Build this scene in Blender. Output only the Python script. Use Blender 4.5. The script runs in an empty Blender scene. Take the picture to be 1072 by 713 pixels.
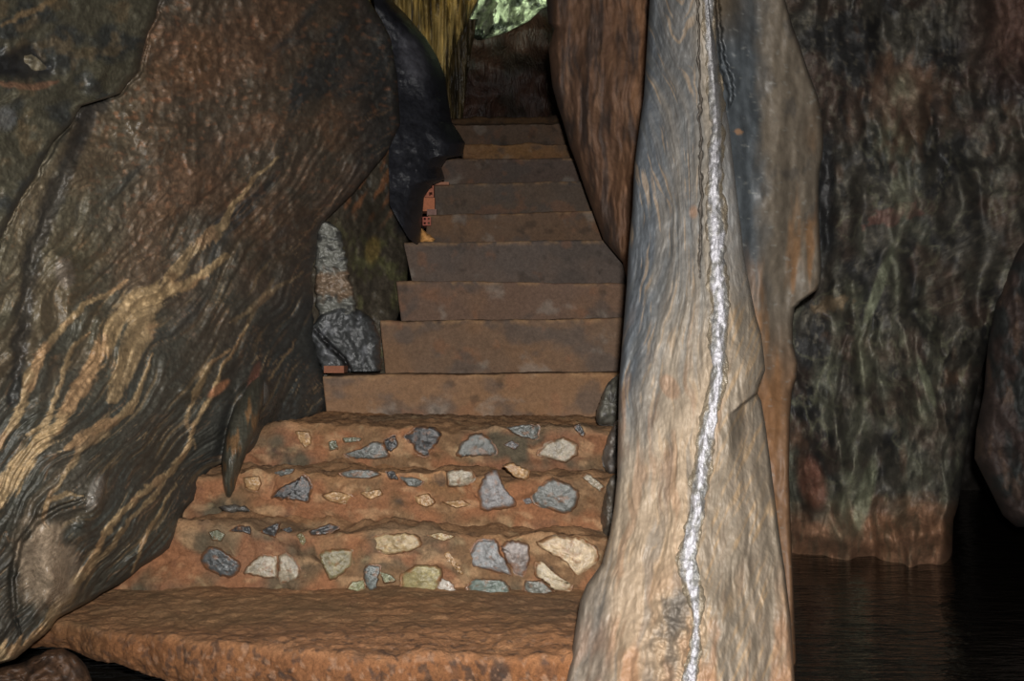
import bpy, math
import numpy as np
C = bpy.context.scene.collection
SC = bpy.context.scene

# ---------------------------------------------------------------- camera, light, exposure
F = 1150.0            # focal length in pixels of the 1072 px wide frame
H = 0.80              # eye height above the landing
HY = 366.0            # row of the horizon
cam = bpy.data.cameras.new('camera'); co = bpy.data.objects.new('camera', cam); C.objects.link(co)
cam.sensor_width = 36.0; cam.lens = 36.0 * F / 1072.0; cam.shift_y = (HY - 356.5) / 1072.0
cam.clip_start = 0.05; cam.clip_end = 100
co.location = (0, 0, H); co.rotation_euler = (math.pi / 2, 0, 0); SC.camera = co

w = bpy.data.worlds.new('world'); SC.world = w; w.use_nodes = True
w.node_tree.nodes['Background'].inputs[0].default_value = (1.0, 0.95, 0.9, 1)
w.node_tree.nodes['Background'].inputs[1].default_value = 0.02
SC.view_settings.view_transform = 'Standard'; SC.view_settings.look = 'None'
SC.view_settings.gamma = 1; SC.view_settings.use_curve_mapping = False; SC.view_settings.exposure = 0.0

def spot(name, loc, aim, energy, size, blend, color, radius):
    l = bpy.data.lights.new(name, 'SPOT'); l.energy = energy; l.spot_size = math.radians(size); l.spot_blend = blend
    l.color = color; l.shadow_soft_size = radius
    o = bpy.data.objects.new(name, l); C.objects.link(o); o.location = loc
    d = np.array(aim, float) - np.array(loc, float)
    o.rotation_euler = (math.atan2(math.hypot(d[0], d[1]), -d[2]), 0, math.atan2(d[1], d[0]) - math.pi / 2)
    return o
spot('camera_flash', (0.05, -0.02, H + 0.14), (0.05, 5, H + 0.15), 1150, 84, 1.0, (1.0, 0.97, 0.94), 0.03)
# the coloured lamps of the far chamber
spot('chamber_lamp_green', (0.35, 8.9, 3.35), (0.0, 10.0, 4.15), 150, 60, 0.6, (0.85, 1.0, 0.74), 0.15)
spot('chamber_lamp_yellow', (-0.1, 8.2, 3.3), (-0.75, 9.0, 4.3), 40, 60, 0.9, (1.0, 0.85, 0.45), 0.15)

# ---------------------------------------------------------------- helpers
def P(px, py, D):
    px, py, D = np.broadcast_arrays(np.asarray(px, float), np.asarray(py, float), np.asarray(D, float))
    return np.stack([(px - 536) / F * D, D, H - (py - HY) / F * D], -1)

_r = np.random.RandomState(7)
_perm = _r.permutation(512).astype(np.int64); _perm = np.concatenate([_perm] * 2)
_g = _r.normal(size=(512, 3)); _g /= np.linalg.norm(_g, axis=1)[:, None]
def noise(p):
    p = np.asarray(p, float); sh = p.shape[:-1]; p = p.reshape(-1, 3)
    i = np.floor(p).astype(np.int64); f = p - i; i &= 511
    u = f * f * f * (f * (f * 6 - 15) + 10); out = 0
    for dx in (0, 1):
        for dy in (0, 1):
            for dz in (0, 1):
                h = _perm[(_perm[(_perm[(i[:, 0] + dx) & 511] + i[:, 1] + dy) & 511] + i[:, 2] + dz) & 511]
                g = _g[h]
                d = (f[:, 0] - dx) * g[:, 0] + (f[:, 1] - dy) * g[:, 1] + (f[:, 2] - dz) * g[:, 2]
                ww = (u[:, 0] if dx else 1 - u[:, 0]) * (u[:, 1] if dy else 1 - u[:, 1]) * (u[:, 2] if dz else 1 - u[:, 2])
                out = out + ww * d
    return (out * 1.6).reshape(sh)
def fbm(p, o=4, lac=2.03, gain=0.5):
    a = 1.0; s = 0; t = 0; p = np.asarray(p, float)
    for k in range(o):
        s = s + a * noise(p + 17.3 * k); t += a; a *= gain; p = p * lac
    return s / t * 1.5
def n2(x, y, sx, sy, seed=0, o=4):
    x, y = np.broadcast_arrays(np.asarray(x, float), np.asarray(y, float))
    return fbm(np.stack([x / sx, y / sy, np.full_like(x, seed * 3.71 + .5)], -1), o)
def ridge(v): return 1 - np.abs(v) * 2.2
def ss(a, b, x):
    t = np.clip((x - a) / (b - a + 1e-12), 0, 1); return t * t * (3 - 2 * t)
def mix(a, b, t):
    t = np.clip(t, 0, 1)[..., None]; return a * (1 - t) + np.asarray(b, float) * t
def srgb(r, g, b):
    v = np.array([r, g, b], float) / 255
    return np.where(v <= .04045, v / 12.92, ((v + .055) / 1.055) ** 2.4)
def seg(x, y, pts, w0=1.0):
    """distance to a polyline divided by the width given at each vertex (x, y, w); second value is the place along it"""
    best = np.full(np.shape(x), 1e9); tt = np.zeros(np.shape(x)); n = len(pts) - 1
    for k in range(n):
        a, b = pts[k], pts[k + 1]
        dx, dy = b[0] - a[0], b[1] - a[1]
        t = np.clip(((x - a[0]) * dx + (y - a[1]) * dy) / (dx * dx + dy * dy), 0, 1)
        wv = (a[2] + (b[2] - a[2]) * t) * w0
        d = np.hypot(x - a[0] - t * dx, y - a[1] - t * dy) / wv
        m = d < best; best = np.where(m, d, best); tt = np.where(m, (k + t) / n, tt)
    return best, tt
def gauss(x, y, cx, cy, sx, sy, ang=0):
    c, s = math.cos(math.radians(ang)), math.sin(math.radians(ang))
    u = (x - cx) * c + (y - cy) * s; v = -(x - cx) * s + (y - cy) * c
    return np.exp(-(u / sx) ** 2 - (v / sy) ** 2)
def curve(pts):
    a = np.array(pts, float); return lambda t: np.interp(t, a[:, 0], a[:, 1])
def tps(pts):
    """smooth depth field through (px, py, depth) points"""
    a = np.array(pts, float); x, y = a[:, 0] / 500, a[:, 1] / 500; n = len(a)
    def k(r2): return np.where(r2 > 1e-12, r2 * np.log(r2 + 1e-12), 0)
    K = k((x[:, None] - x) ** 2 + (y[:, None] - y) ** 2) + np.eye(n) * 2e-3
    Q = np.stack([np.ones(n), x, y], 1)
    M = np.block([[K, Q], [Q.T, np.zeros((3, 3))]])
    s = np.linalg.solve(M, np.concatenate([a[:, 2], [0, 0, 0]]))
    def f(px, py):
        X = np.asarray(px) / 500; Y = np.asarray(py) / 500; o = s[n] + s[n + 1] * X + s[n + 2] * Y
        for i in range(n): o = o + s[i] * k((X - x[i]) ** 2 + (Y - y[i]) ** 2)
        return o
    return f

def mesh(name, V, Fc, mat, parent=None, col=None, rough=None, smooth=True):
    me = bpy.data.meshes.new(name); V = np.asarray(V, float).reshape(-1, 3)
    if isinstance(Fc, np.ndarray):
        n = len(Fc); me.vertices.add(len(V)); me.vertices.foreach_set('co', V.ravel().astype(np.float32))
        me.loops.add(n * 4); me.loops.foreach_set('vertex_index', Fc.ravel().astype(np.int32))
        me.polygons.add(n); me.polygons.foreach_set('loop_start', np.arange(0, n * 4, 4, dtype=np.int32))
        me.update(calc_edges=True)
    else:
        me.from_pydata(V.tolist(), [], Fc)
    me.validate()
    if smooth: me.polygons.foreach_set('use_smooth', np.ones(len(me.polygons), bool))
    if col is not None:
        at = me.attributes.new('Col', 'FLOAT_COLOR', 'POINT')
        c = np.concatenate([np.clip(col.reshape(-1, 3), 0.004, 0.95), np.ones((len(V), 1))], 1)
        at.data.foreach_set('color', c.ravel().astype(np.float32))
        at = me.attributes.new('Wet', 'FLOAT', 'POINT')
        r = np.zeros(len(V)) if rough is None else np.clip(rough.reshape(-1), 0, 1)
        at.data.foreach_set('value', r.astype(np.float32))
    me.materials.append(mat); me.update()
    o = bpy.data.objects.new(name, me); C.objects.link(o)
    if parent: o.parent = parent
    return o
def gridfaces(nr, nc, off=0, wrap=False):
    r = np.arange(nr - 1)[:, None]; c = np.arange(nc if wrap else nc - 1)[None]
    a = r * nc + c; b = r * nc + (c + 1) % nc
    return (np.stack([a, b, b + nc, a + nc], -1).reshape(-1, 4) + off)
def tag(o, label=None, cat=None, group=None, kind=None):
    if label: o['label'] = label
    if cat: o['category'] = cat
    if group: o['group'] = group
    if kind: o['kind'] = kind
    return o
def empty(name, loc):
    o = bpy.data.objects.new(name, None); C.objects.link(o); o.location = loc; o.empty_display_size = .1; return o

def rockmat(name, fine=60, bump=0.35, stretch=(1, 1, 1), dry=0.62, wet=0.16, grain=0.28, rot=(0, 0, 0), dist=0.012, spec=0.5, micro=260):
    m = bpy.data.materials.new(name); m.use_nodes = True; nt = m.node_tree; N = nt.nodes; L = nt.links
    b = N['Principled BSDF']
    a = N.new('ShaderNodeAttribute'); a.attribute_name = 'Col'
    wt = N.new('ShaderNodeAttribute'); wt.attribute_name = 'Wet'
    tc = N.new('ShaderNodeTexCoord'); mp = N.new('ShaderNodeMapping')
    mp.inputs['Scale'].default_value = stretch; mp.inputs['Rotation'].default_value = rot
    L.new(tc.outputs['Object'], mp.inputs['Vector'])
    def ntex(s, d, r, dis=0.0):
        dis *= .25
        n = N.new('ShaderNodeTexNoise'); n.inputs['Scale'].default_value = s; n.inputs['Detail'].default_value = d
        n.inputs['Roughness'].default_value = r; n.inputs['Distortion'].default_value = dis
        L.new(mp.outputs[0], n.inputs['Vector']); return n
    n1 = ntex(fine, 6, .65, .6); n2_ = ntex(micro, 3, .6); n3 = ntex(fine * .22, 5, .6, 1.0)
    # colour grain of the mineral itself
    mr = N.new('ShaderNodeMapRange'); mr.inputs[1].default_value = .3; mr.inputs[2].default_value = .7
    mr.inputs[3].default_value = 1 - grain; mr.inputs[4].default_value = 1 + grain
    L.new(n1.outputs[0], mr.inputs[0])
    mr2 = N.new('ShaderNodeMapRange'); mr2.inputs[1].default_value = .3; mr2.inputs[2].default_value = .7
    mr2.inputs[3].default_value = 1 - grain * .7; mr2.inputs[4].default_value = 1 + grain * .7
    L.new(n2_.outputs[0], mr2.inputs[0])
    mu = N.new('ShaderNodeMath'); mu.operation = 'MULTIPLY'; L.new(mr.outputs[0], mu.inputs[0]); L.new(mr2.outputs[0], mu.inputs[1])
    vm = N.new('ShaderNodeVectorMath'); vm.operation = 'SCALE'; L.new(a.outputs['Color'], vm.inputs[0]); L.new(mu.outputs[0], vm.inputs['Scale'])
    L.new(vm.outputs[0], b.inputs['Base Color'])
    r = N.new('ShaderNodeMapRange'); r.inputs[3].default_value = dry; r.inputs[4].default_value = wet
    L.new(wt.outputs['Fac'], r.inputs[0]); L.new(r.outputs[0], b.inputs['Roughness'])
    b.inputs['Specular IOR Level'].default_value = spec
    ad = N.new('ShaderNodeMath'); ad.operation = 'MULTIPLY_ADD'; ad.inputs[1].default_value = .35
    L.new(n2_.outputs[0], ad.inputs[0]); L.new(n1.outputs[0], ad.inputs[2])
    ad2 = N.new('ShaderNodeMath'); ad2.operation = 'MULTIPLY_ADD'; ad2.inputs[1].default_value = .7
    L.new(n3.outputs[0], ad2.inputs[0]); L.new(ad.outputs[0], ad2.inputs[2])
    bp = N.new('ShaderNodeBump'); bp.inputs['Strength'].default_value = bump; bp.inputs['Distance'].default_value = dist
    L.new(ad2.outputs[0], bp.inputs['Height']); L.new(bp.outputs[0], b.inputs['Normal'])
    return m

def rock(name, yr, left, right, depth, colour, disp=None, mat=None, res=1.5, thick=0.6, rollL=(0, 1), rollR=(0, 1),
         rollT=(0, 1), rollB=(0, 1), parent=None, wet=None, gain=1.0, sat=1.0):
    """closed rock body: a finely cut front face between two outlines, rounded over at its edges onto sides and a back"""
    y0, y1 = yr; nr = int((y1 - y0) / res) + 1; ys = np.linspace(y0, y1, nr)
    xl, xr = left(ys), right(ys); nc = int(np.max(xr - xl) / res) + 2
    u = np.linspace(0, 1, nc)[None]; X = xl[:, None] + (xr - xl)[:, None] * u; Y = np.repeat(ys[:, None], nc, 1)
    D = depth(X, Y)
    for (R, wd), dd in ((rollL, X - xl[:, None]), (rollR, xr[:, None] - X), (rollT, Y - y0), (rollB, y1 - Y)):
        if R:
            e = np.clip(1 - dd / wd, 0, 1); D = D + R * (1 - np.sqrt(1 - np.minimum(e, .999) ** 2))
    if disp is not None:
        D = D + disp(X, Y, D)
    K = 6
    kk = (np.arange(1, K + 1) / K)[None]
    def side(xe, De, sgn):
        return np.repeat(xe[:, None], K, 1) + sgn * 6 * kk ** 2 * 1.0, De[:, None] + thick * kk ** 1.3
    LX, LD = side(xl, D[:, 0], 1); RX, RD = side(xr, D[:, -1], -1)
    AX = np.concatenate([X, RX, LX[:, ::-1]], 1); AD = np.concatenate([D, RD, LD[:, ::-1]], 1); AY = np.repeat(ys[:, None], AX.shape[1], 1)
    V = P(AX, AY, AD); n = AX.shape[1]
    Fc = gridfaces(nr, n, wrap=True)
    # caps
    ct = V[0].mean(0); cb = V[-1].mean(0); base = nr * n
    i = np.arange(n); j = (i + 1) % n
    V = np.concatenate([V.reshape(-1, 3), ct[None], cb[None]])
    FT = np.stack([i, np.full(n, base), np.full(n, base), j], -1); 
    tri_t = [(int(a), int(b), base) for a, b in zip(j, i)]
    tri_b = [(int(a) + (nr - 1) * n, int(b) + (nr - 1) * n, base + 1) for a, b in zip(i, j)]
    cc = colour(AX, AY, AD).reshape(-1, 3); lum = cc @ np.array([.3, .55, .15]); cc = gain * (lum[:, None] + (cc - lum[:, None]) * sat); cc = np.concatenate([cc, cc[:1], cc[-1:]])
    ww = (wet(AX, AY) if wet else np.zeros(AX.shape)).reshape(-1); ww = np.concatenate([ww, [0, 0]])
    o = mesh(name, V, Fc, mat, parent, cc, ww)
    # add cap triangles
    import bmesh
    bm = bmesh.new(); bm.from_mesh(o.data); bm.verts.ensure_lookup_table()
    for t in tri_t + tri_b:
        try: bm.faces.new([bm.verts[k] for k in t])
        except ValueError: pass
    bm.to_mesh(o.data); bm.free()
    return o

# ---------------------------------------------------------------- materials
M_left = rockmat('banded_wet_limestone', fine=80, bump=.55, stretch=(1, 1, 1), dry=.62, wet=.17, grain=.38, dist=.006, spec=.4)
M_pillar = rockmat('streaked_pale_limestone', fine=60, bump=.4, stretch=(1.3, 1.3, .6), dry=.65, wet=.3, grain=.08, dist=.005, spec=.35)
M_curtain = rockmat('grey_brown_curtain_rock', fine=45, bump=.22, stretch=(1.3, 1.3, .6), dry=.65, wet=.3, grain=.12, dist=.005, spec=.35)
M_right = rockmat('dark_green_cave_rock', fine=75, bump=.6, stretch=(1, 1, .8), dry=.7, wet=.26, grain=.3, dist=.008, spec=.35)
M_column = rockmat('brown_fibrous_rock', fine=30, bump=.6, stretch=(1.8, 1.8, .5), dry=.75, wet=.4, grain=.18, dist=.007, spec=.25)
M_black = rockmat('black_rock', fine=40, bump=.6, dry=.45, wet=.15, grain=.3, dist=.012)
M_mortar = rockmat('clay_stained_mortar', fine=100, bump=.7, dry=.9, wet=.55, grain=.3, dist=.008, spec=.2, micro=420)
M_conc = rockmat('mud_stained_concrete', fine=70, bump=.3, dry=.9, wet=.6, grain=.2, dist=.003, spec=.18)
M_stone = rockmat('rubble_stone', fine=60, bump=.6, dry=.5, wet=.15, grain=.25, dist=.007)
M_brick = rockmat('fired_clay_brick', fine=60, bump=.4, dry=.8, wet=.3, grain=.2, dist=.005, spec=.3)
M_far = rockmat('far_flowstone', fine=6, bump=.8, stretch=(2, 2, .3), dry=.5, wet=.2, grain=.4, dist=.06, micro=20)
M_cryst = rockmat('white_calcite', fine=90, bump=.9, dry=.5, wet=.2, grain=.12, dist=.006, spec=.6)

# ---------------------------------------------------------------- LEFT WALL
Ledge = curve([(-260, 300), (-60, 352), (0, 386), (20, 399), (40, 409), (80, 416), (130, 419), (160, 405), (175, 392), (200, 372), (235, 338), (260, 330), (300, 326), (320, 328),
               (345, 326), (370, 333), (395, 338), (418, 343), (431, 341), (438, 322), (447, 296), (458, 282), (472, 262), (482, 246), (490, 222), (505, 208), (530, 197), (556, 189), (574, 176),
               (590, 150), (612, 124), (635, 86), (648, 62), (664, 49), (690, 16), (697, -8), (720, -60), (760, -120)])
Ldepth = tps([(-300, -200, 2.0), (-300, 300, 1.9), (-300, 700, 2.0), (0, -200, 2.75), (0, 0, 2.7), (0, 250, 2.62), (0, 450, 2.62), (0, 600, 2.75), (0, 695, 2.85),
              (50, 660, 2.98), (125, 610, 3.5), (80, 560, 2.95), (175, 574, 3.62), (200, 520, 3.85), (120, 450, 3.15), (100, 300, 3.05), (100, 100, 3.15), (200, 400, 3.7), (200, 200, 3.6), (200, 0, 3.7),
              (222, 490, 4.1), (260, 470, 4.2), (296, 447, 4.6), (240, 430, 4.0), (300, 300, 4.5), (300, 100, 4.4), (300, -100, 4.5), (330, 250, 4.9), (342, 420, 5.0), (328, 340, 5.0), (380, 60, 5.2), (415, 130, 5.5), (360, 180, 5.0), (350, -150, 5.2)])
LV = [  # tan veins: (x, y, half width)
    ([(-30, 560, 14), (0, 520, 13), (30, 478, 10), (62, 440, 9), (90, 400, 9), (108, 365, 10), (122, 335, 12), (140, 318, 16), (165, 305, 11), (190, 300, 6), (215, 287, 5), (235, 268, 3)], 1.0),
    ([(118, 420, 5), (128, 390, 13), (140, 360, 15), (150, 335, 13), (165, 315, 8)], .8),
    ([(0, 470, 3), (22, 430, 5), (30, 400, 6), (45, 370, 5), (60, 350, 4), (85, 322, 3.4), (115, 305, 2.6), (135, 292, 1)], .9),
    ([(28, 455, 2), (48, 440, 4), (60, 415, 3), (68, 385, 3), (80, 360, 3), (95, 347, 1)], .8),
    ([(70, 470, 3), (90, 455, 6), (120, 440, 5), (142, 420, 4), (155, 390, 2), (160, 372, 1)], .9),
    ([(170, 297, 3), (200, 265, 8), (222, 245, 9), (235, 230, 5), (250, 205, 3), (290, 165, 2)], .75),
    ([(50, 520, 2), (85, 470, 4), (110, 450, 6), (130, 432, 3)], .6),
    ([(-40, 705, 14), (0, 690, 15), (30, 682, 15), (50, 665, 12), (58, 640, 7), (72, 622, 7), (85, 605, 8), (98, 585, 4), (112, 560, 4), (125, 538, 3), (150, 515, 3), (175, 495, 4), (192, 478, 3), (200, 455, 2), (212, 432, 2.4), (222, 408, 3), (230, 388, 2), (252, 352, 1.6), (262, 340, 1)], 1.0),
    ([(52, 652, 2), (90, 602, 3), (120, 570, 2.5), (138, 540, 2.5), (165, 515, 3), (178, 490, 2)], .7),
    ([(138, 600, 1.5), (150, 568, 2.4), (165, 540, 2), (176, 522, 2), (185, 505, 1)], .8),
    ([(205, 470, 1), (196, 440, 2), (205, 410, 2.5), (218, 385, 3), (240, 365, 1)], .8),
    ([(60, 560, 1), (45, 545, 2), (50, 525, 3), (68, 516, 3), (85, 518, 1)], .7),
    ([(0, 28, 3), (30, 14, 3), (60, 2, 4), (90, -6, 3)], .35),
    ([(240, 340, 1), (262, 325, 2.4), (285, 305, 2.5), (315, 285, 2)], .4),
    ([(280, 400, 1), (300, 372, 1.5), (312, 355, 1)], .7),
]
def Lflow(X, Y):
    wx = X + 26 * n2(X, Y, 130, 130, 1, 3); wy = Y + 26 * n2(X, Y, 130, 130, 2, 3)
    return .78 * wx + .62 * wy, -.62 * wx + .78 * wy
def Lbroad(X, Y):
    ph, al = Lflow(X, Y)
    return ph, al, n2(ph, al, 15, 190, 3, 4), n2(ph, al, 5, 70, 4, 3)
def crackline(X, Y):
    return seg(X + 3 * n2(X, Y, 14, 14, 30, 2), Y, [(170, -60, 1.5), (168, 0, 1.5), (165, 18, 1.5), (157, 34, 1.5), (152, 52, 1.5), (147, 74, 2), (136, 86, 2), (128, 98, 2.2), (110, 104, 1.8), (86, 111, 1.8), (76, 130, 2), (58, 148, 2.4), (48, 166, 2.4), (38, 186, 2), (26, 203, 1.6), (14, 225, 1.4), (0, 255, 1.4), (-20, 300, 1.4)])[0]
def Lcol(X, Y, D):
    ph, al, s1, s2 = Lbroad(X, Y)
    dark = srgb(84, 80, 66); brown = srgb(112, 82, 55); rust = srgb(136, 96, 62); slate = srgb(62, 66, 66); olive = srgb(104, 98, 70)
    g = n2(X, Y, 90, 90, 5, 4)
    c = np.zeros(X.shape + (3,)) + dark
    up = ss(420, 60, Y + .25 * (X - 200))
    c = mix(c, brown, .55 * ss(-.25, .3, g) + .45 * up)
    c = mix(c, rust, ss(.0, .45, n2(X, Y, 60, 45, 6, 5)) * .6 * up * ss(120, 220, X))
    c = mix(c, slate, ss(.05, .4, n2(ph, al, 38, 160, 7, 4)) * .8)
    c = mix(c, srgb(72, 72, 62), .75 * ss(330, 480, Y + .35 * X))
    c = mix(c, olive, ss(200, 40, X) * ss(520, 250, Y) * .6)
    c = mix(c, slate, .85 * ss(340, 400, X) * ss(250, 150, Y) + .6 * ss(250, 330, X + .4 * (Y - 300)) * ss(150, 260, Y))
    c = mix(c, srgb(120, 100, 70), ss(.32, .6, s1) * .35 * ss(230, 330, Y + .3 * X))
    c = mix(c, srgb(162, 130, 80), ss(.42, .62, s2) * .4 * ss(200, 330, Y) )
    th = n2(ph, al, 9, 130, 29, 3); c = mix(c, srgb(190, 156, 104), ss(.035, .01, np.abs(th - .12)) * .7 * ss(.05, .3, n2(X, Y, 70, 70, 36, 2)) * ss(250, 360, Y + .35 * X) * ss(-.25, .2, n2(X, Y, 60, 60, 31, 2)))
    th = n2(ph, al, 13, 110, 32, 3); c = mix(c, srgb(178, 132, 84), ss(.04, .01, np.abs(th)) * .4 * ss(150, 300, Y + .4 * X) * ss(-.2, .3, n2(X, Y, 50, 50, 33, 2)))
    # mottled orange grit on the upper bulge
    c = mix(c, srgb(172, 112, 66), ss(.25, .6, n2(X, Y, 9, 6, 8, 3)) * .45 * up * ss(60, 130, X))
    c = mix(c, srgb(128, 122, 106), ss(.35, .65, n2(X, Y, 7, 16, 9, 2)) * .35 * ss(420, 200, Y))
    jx = 4 * n2(X, Y, 22, 22, 10, 4); jy = 4 * n2(X, Y, 22, 22, 11, 4)
    tan = np.array([srgb(176, 144, 92)]) * (1 + .35 * n2(X, Y, 10, 10, 12, 3))[..., None]
    tan = mix(tan, srgb(176, 122, 70), ss(.0, .4, n2(X, Y, 40, 40, 13, 2)) * .45)
    for pts, amt in LV:
        d, t = seg(X + jx, Y + jy, pts)
        k = ss(1.1, .7, d + .55 * n2(ph, al, 4, 18, 14, 3)) * amt
        c = mix(c, 0, 0) if False else c * (1 - k[..., None]) + tan * k[..., None]
    c = mix(c, c * np.array([.74, .8, .82]), 0) if False else c
    # smooth brown wet pocket at the foot, and other pale and reddish patches
    c = mix(c, srgb(180, 154, 122), .85 * ss(.35, .8, gauss(X, Y, 48, 595, 40, 62, -15) + .25 * n2(X, Y, 20, 20, 15, 2)))
    c = mix(c, srgb(150, 142, 130), .7 * ss(.4, .8, gauss(X, Y, 100, 515, 10, 26, 18)))
    c = mix(c, srgb(128, 130, 122), .8 * ss(.45, .7, gauss(X, Y, 262, 440, 9, 34, 6)))
    c = mix(c, srgb(150, 148, 140), .6 * ss(.45, .7, gauss(X, Y, 276, 412, 7, 16, 0)))
    c = mix(c, srgb(188, 120, 66), .85 * ss(.4, .7, gauss(X, Y, 229, 407, 6, 18, 50)))
    c = mix(c, srgb(150, 90, 66), .7 * ss(.4, .7, gauss(X, Y, 266, 395, 6, 22, 20)))
    c = mix(c, srgb(140, 125, 112), .5 * ss(.4, .8, gauss(X, Y, 68, 285, 14, 22, -10)))
    c = mix(c, srgb(48, 50, 50), ss(.3, .9, gauss(X, Y, 95, 95, 34, 60, 25) + .4 * n2(X, Y, 16, 16, 34, 3)) * .7 + 0 * X)
    kk = seg(X + 5 * n2(X, Y, 18, 18, 35, 3), Y, [(92, 120, 9), (75, 165, 12), (55, 210, 12), (36, 260, 11), (25, 330, 9), (14, 420, 7)])[0]
    c = mix(c, srgb(46, 46, 46), ss(1.3, .5, kk) * .7)
    return c * (1 + .25 * n2(X, Y, 5, 5, 16, 2))[..., None]
def Ldisp(X, Y, D):
    ph, al, s1, s2 = Lbroad(X, Y)
    low = ss(180, 330, Y + .3 * X)
    d = .10 * n2(X, Y, 170, 170, 20, 3) + .034 * s1 * (.4 + .6 * low) + .012 * s2 * (.35 + low)
    d += .018 * n2(X, Y, 26, 20, 21, 4) * (1.4 - low) + .006 * n2(X, Y, 6, 5, 22, 2)
    pk = 1 - .85 * ss(.3, .8, gauss(X, Y, 52, 592, 34, 58, -12)) ; d *= pk
    # scalloped dimples of the upper bulge
    cell = n2(X, Y, 17, 26, 23, 2); d += .03 * np.abs(cell) * ss(380, 230, Y) * ss(90, 140, X) * ss(350, 300, X)
    jx = 4 * n2(X, Y, 22, 22, 10, 4); jy = 4 * n2(X, Y, 22, 22, 11, 4)
    for pts, amt in LV:
        dd, t = seg(X + jx, Y + jy, pts); d -= .014 * amt * ss(1.5, .3, dd)
    d += .10 * gauss(X, Y, 236, 455, 5, 45, 12) - .06 * gauss(X, Y, 262, 440, 12, 50, 6) + .07 * gauss(X, Y, 245, 392, 22, 7, -45)
    d += .05 * np.exp(-seg(X + 5 * n2(X, Y, 18, 18, 35, 3), Y, [(92, 120, 8), (75, 165, 9), (55, 210, 9), (36, 260, 8), (25, 330, 7), (14, 420, 6)])[0] ** 2)
    d -= .05 * gauss(X, Y, 72, 288, 18, 26, -15) - .05 * gauss(X, Y, 55, 305, 12, 16, 0)
    d += .05 * gauss(X, Y, 30, 600, 8, 60, 8) - .05 * gauss(X, Y, 60, 600, 26, 50, -8) - .03 * gauss(X, Y, 100, 515, 12, 24, 18)
    for bx, by, bs, bt, ba in ((55, 608, 9, 16, -20), (33, 566, 8, 15, 10), (101, 530, 6, 11, 20), (88, 548, 7, 7, 0), (68, 275, 9, 10, 0), (197, 410, 11, 8, 20), (263, 436, 6, 22, 8), (277, 410, 5, 12, 0), (48, 628, 6, 8, 0)): d -= .065 * gauss(X, Y, bx, by, bs, bt, ba)
    d += .06 * gauss(X, Y, 120, 60, 30, 12, -60) 
    d += .10 * gauss(X, Y, 30, 480, 6, 120, 12) * 0
    d -= .03 * ss(2.2, 0, seg(X, Y, [(30, 460, 5), (50, 380, 5), (45, 320, 5), (60, 270, 5)])[0])
    d += .09 * ss(1.3, .2, seg(X + 2 * n2(X, Y, 10, 10, 26, 2), Y, [(98, 520, 1), (60, 532, 3), (38, 545, 4), (20, 570, 4), (12, 605, 4), (14, 640, 3), (22, 665, 1)])[0])
    d += .05 * n2(X, Y, 55, 42, 27, 3) * ss(460, 300, Y)
    k = crackline(X, Y); d += .07 * ss(1.6, .3, k)
    # the block beyond the crack stands a little proud
    return d * (D / 4) ** .5
def Lwet(X, Y):
    v = .12 + .6 * n2(X, Y, 60, 60, 25, 3)
    v += .9 * gauss(X, Y, 48, 600, 30, 55, -10) + .9 * gauss(X, Y, 100, 515, 14, 28, 18) + .7 * gauss(X, Y, 72, 275, 14, 14) + .9 * gauss(X, Y, 200, 412, 18, 12) + .8 * gauss(X, Y, 270, 425, 20, 40)
    v += .5 * gauss(X, Y, 20, 120, 30, 20) + .3 * gauss(X, Y, 140, 130, 30, 50)
    return v
tag(rock('wall_left', (-260, 760), lambda y: np.full_like(y, -320.), lambda y: Ledge(y) + 5 * n2(y, 0 * y, 26, 9, 28, 4) * ss(200, 240, y), Ldepth, Lcol, Ldisp, M_left, res=1.45, thick=.9, rollR=(.11, 9), wet=Lwet, gain=.56, sat=.78),
    'dark brown banded limestone wall left of the stairs', None, kind='structure')

# ---------------------------------------------------------------- upper left block, split off by the crack
Bedge = curve([(-260, 176), (0, 166), (18, 163), (34, 155), (52, 150), (74, 145), (86, 134), (98, 126), (104, 108), (111, 85), (130, 74), (148, 56), (166, 46), (186, 36), (203, 24), (225, 12), (255, -2), (300, -22)])
def Bcol(X, Y, D):
    c = np.zeros(X.shape + (3,)) + srgb(98, 92, 68)
    c = mix(c, srgb(70, 72, 66), ss(-.1, .35, n2(X, Y, 50, 40, 40, 4)))
    c = mix(c, srgb(128, 104, 62), ss(.1, .45, n2(X, Y, 30, 30, 41, 4)) * .6)
    c = mix(c, srgb(170, 130, 66), ss(1.2, .5, seg(X + 4 * n2(X, Y, 15, 15, 42, 3), Y + 4 * n2(X, Y, 12, 12, 43, 3), [(0, 28, 2), (25, 14, 4), (45, 8, 4), (60, -6, 3)])[0]) * .6)
    c = mix(c, srgb(164, 112, 70), ss(1.2, .5, seg(X, Y + 2 * n2(X, Y, 10, 10, 44, 2), [(-5, 86, 2), (25, 91, 4), (45, 90, 4), (60, 86, 2)])[0]) * .85)
    c = mix(c, srgb(52, 52, 52), ss(.25, .7, gauss(X + 10 * n2(X, Y, 22, 22, 48, 3), Y + 8 * n2(X, Y, 20, 20, 49, 3), 24, 68, 40, 18, 12)))
    c = mix(c, srgb(120, 120, 118), .7 * ss(.4, .9, gauss(X, Y, 5, 124, 16, 18)))
    return c * (1 + .3 * n2(X, Y, 6, 6, 45, 3))[..., None]
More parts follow.
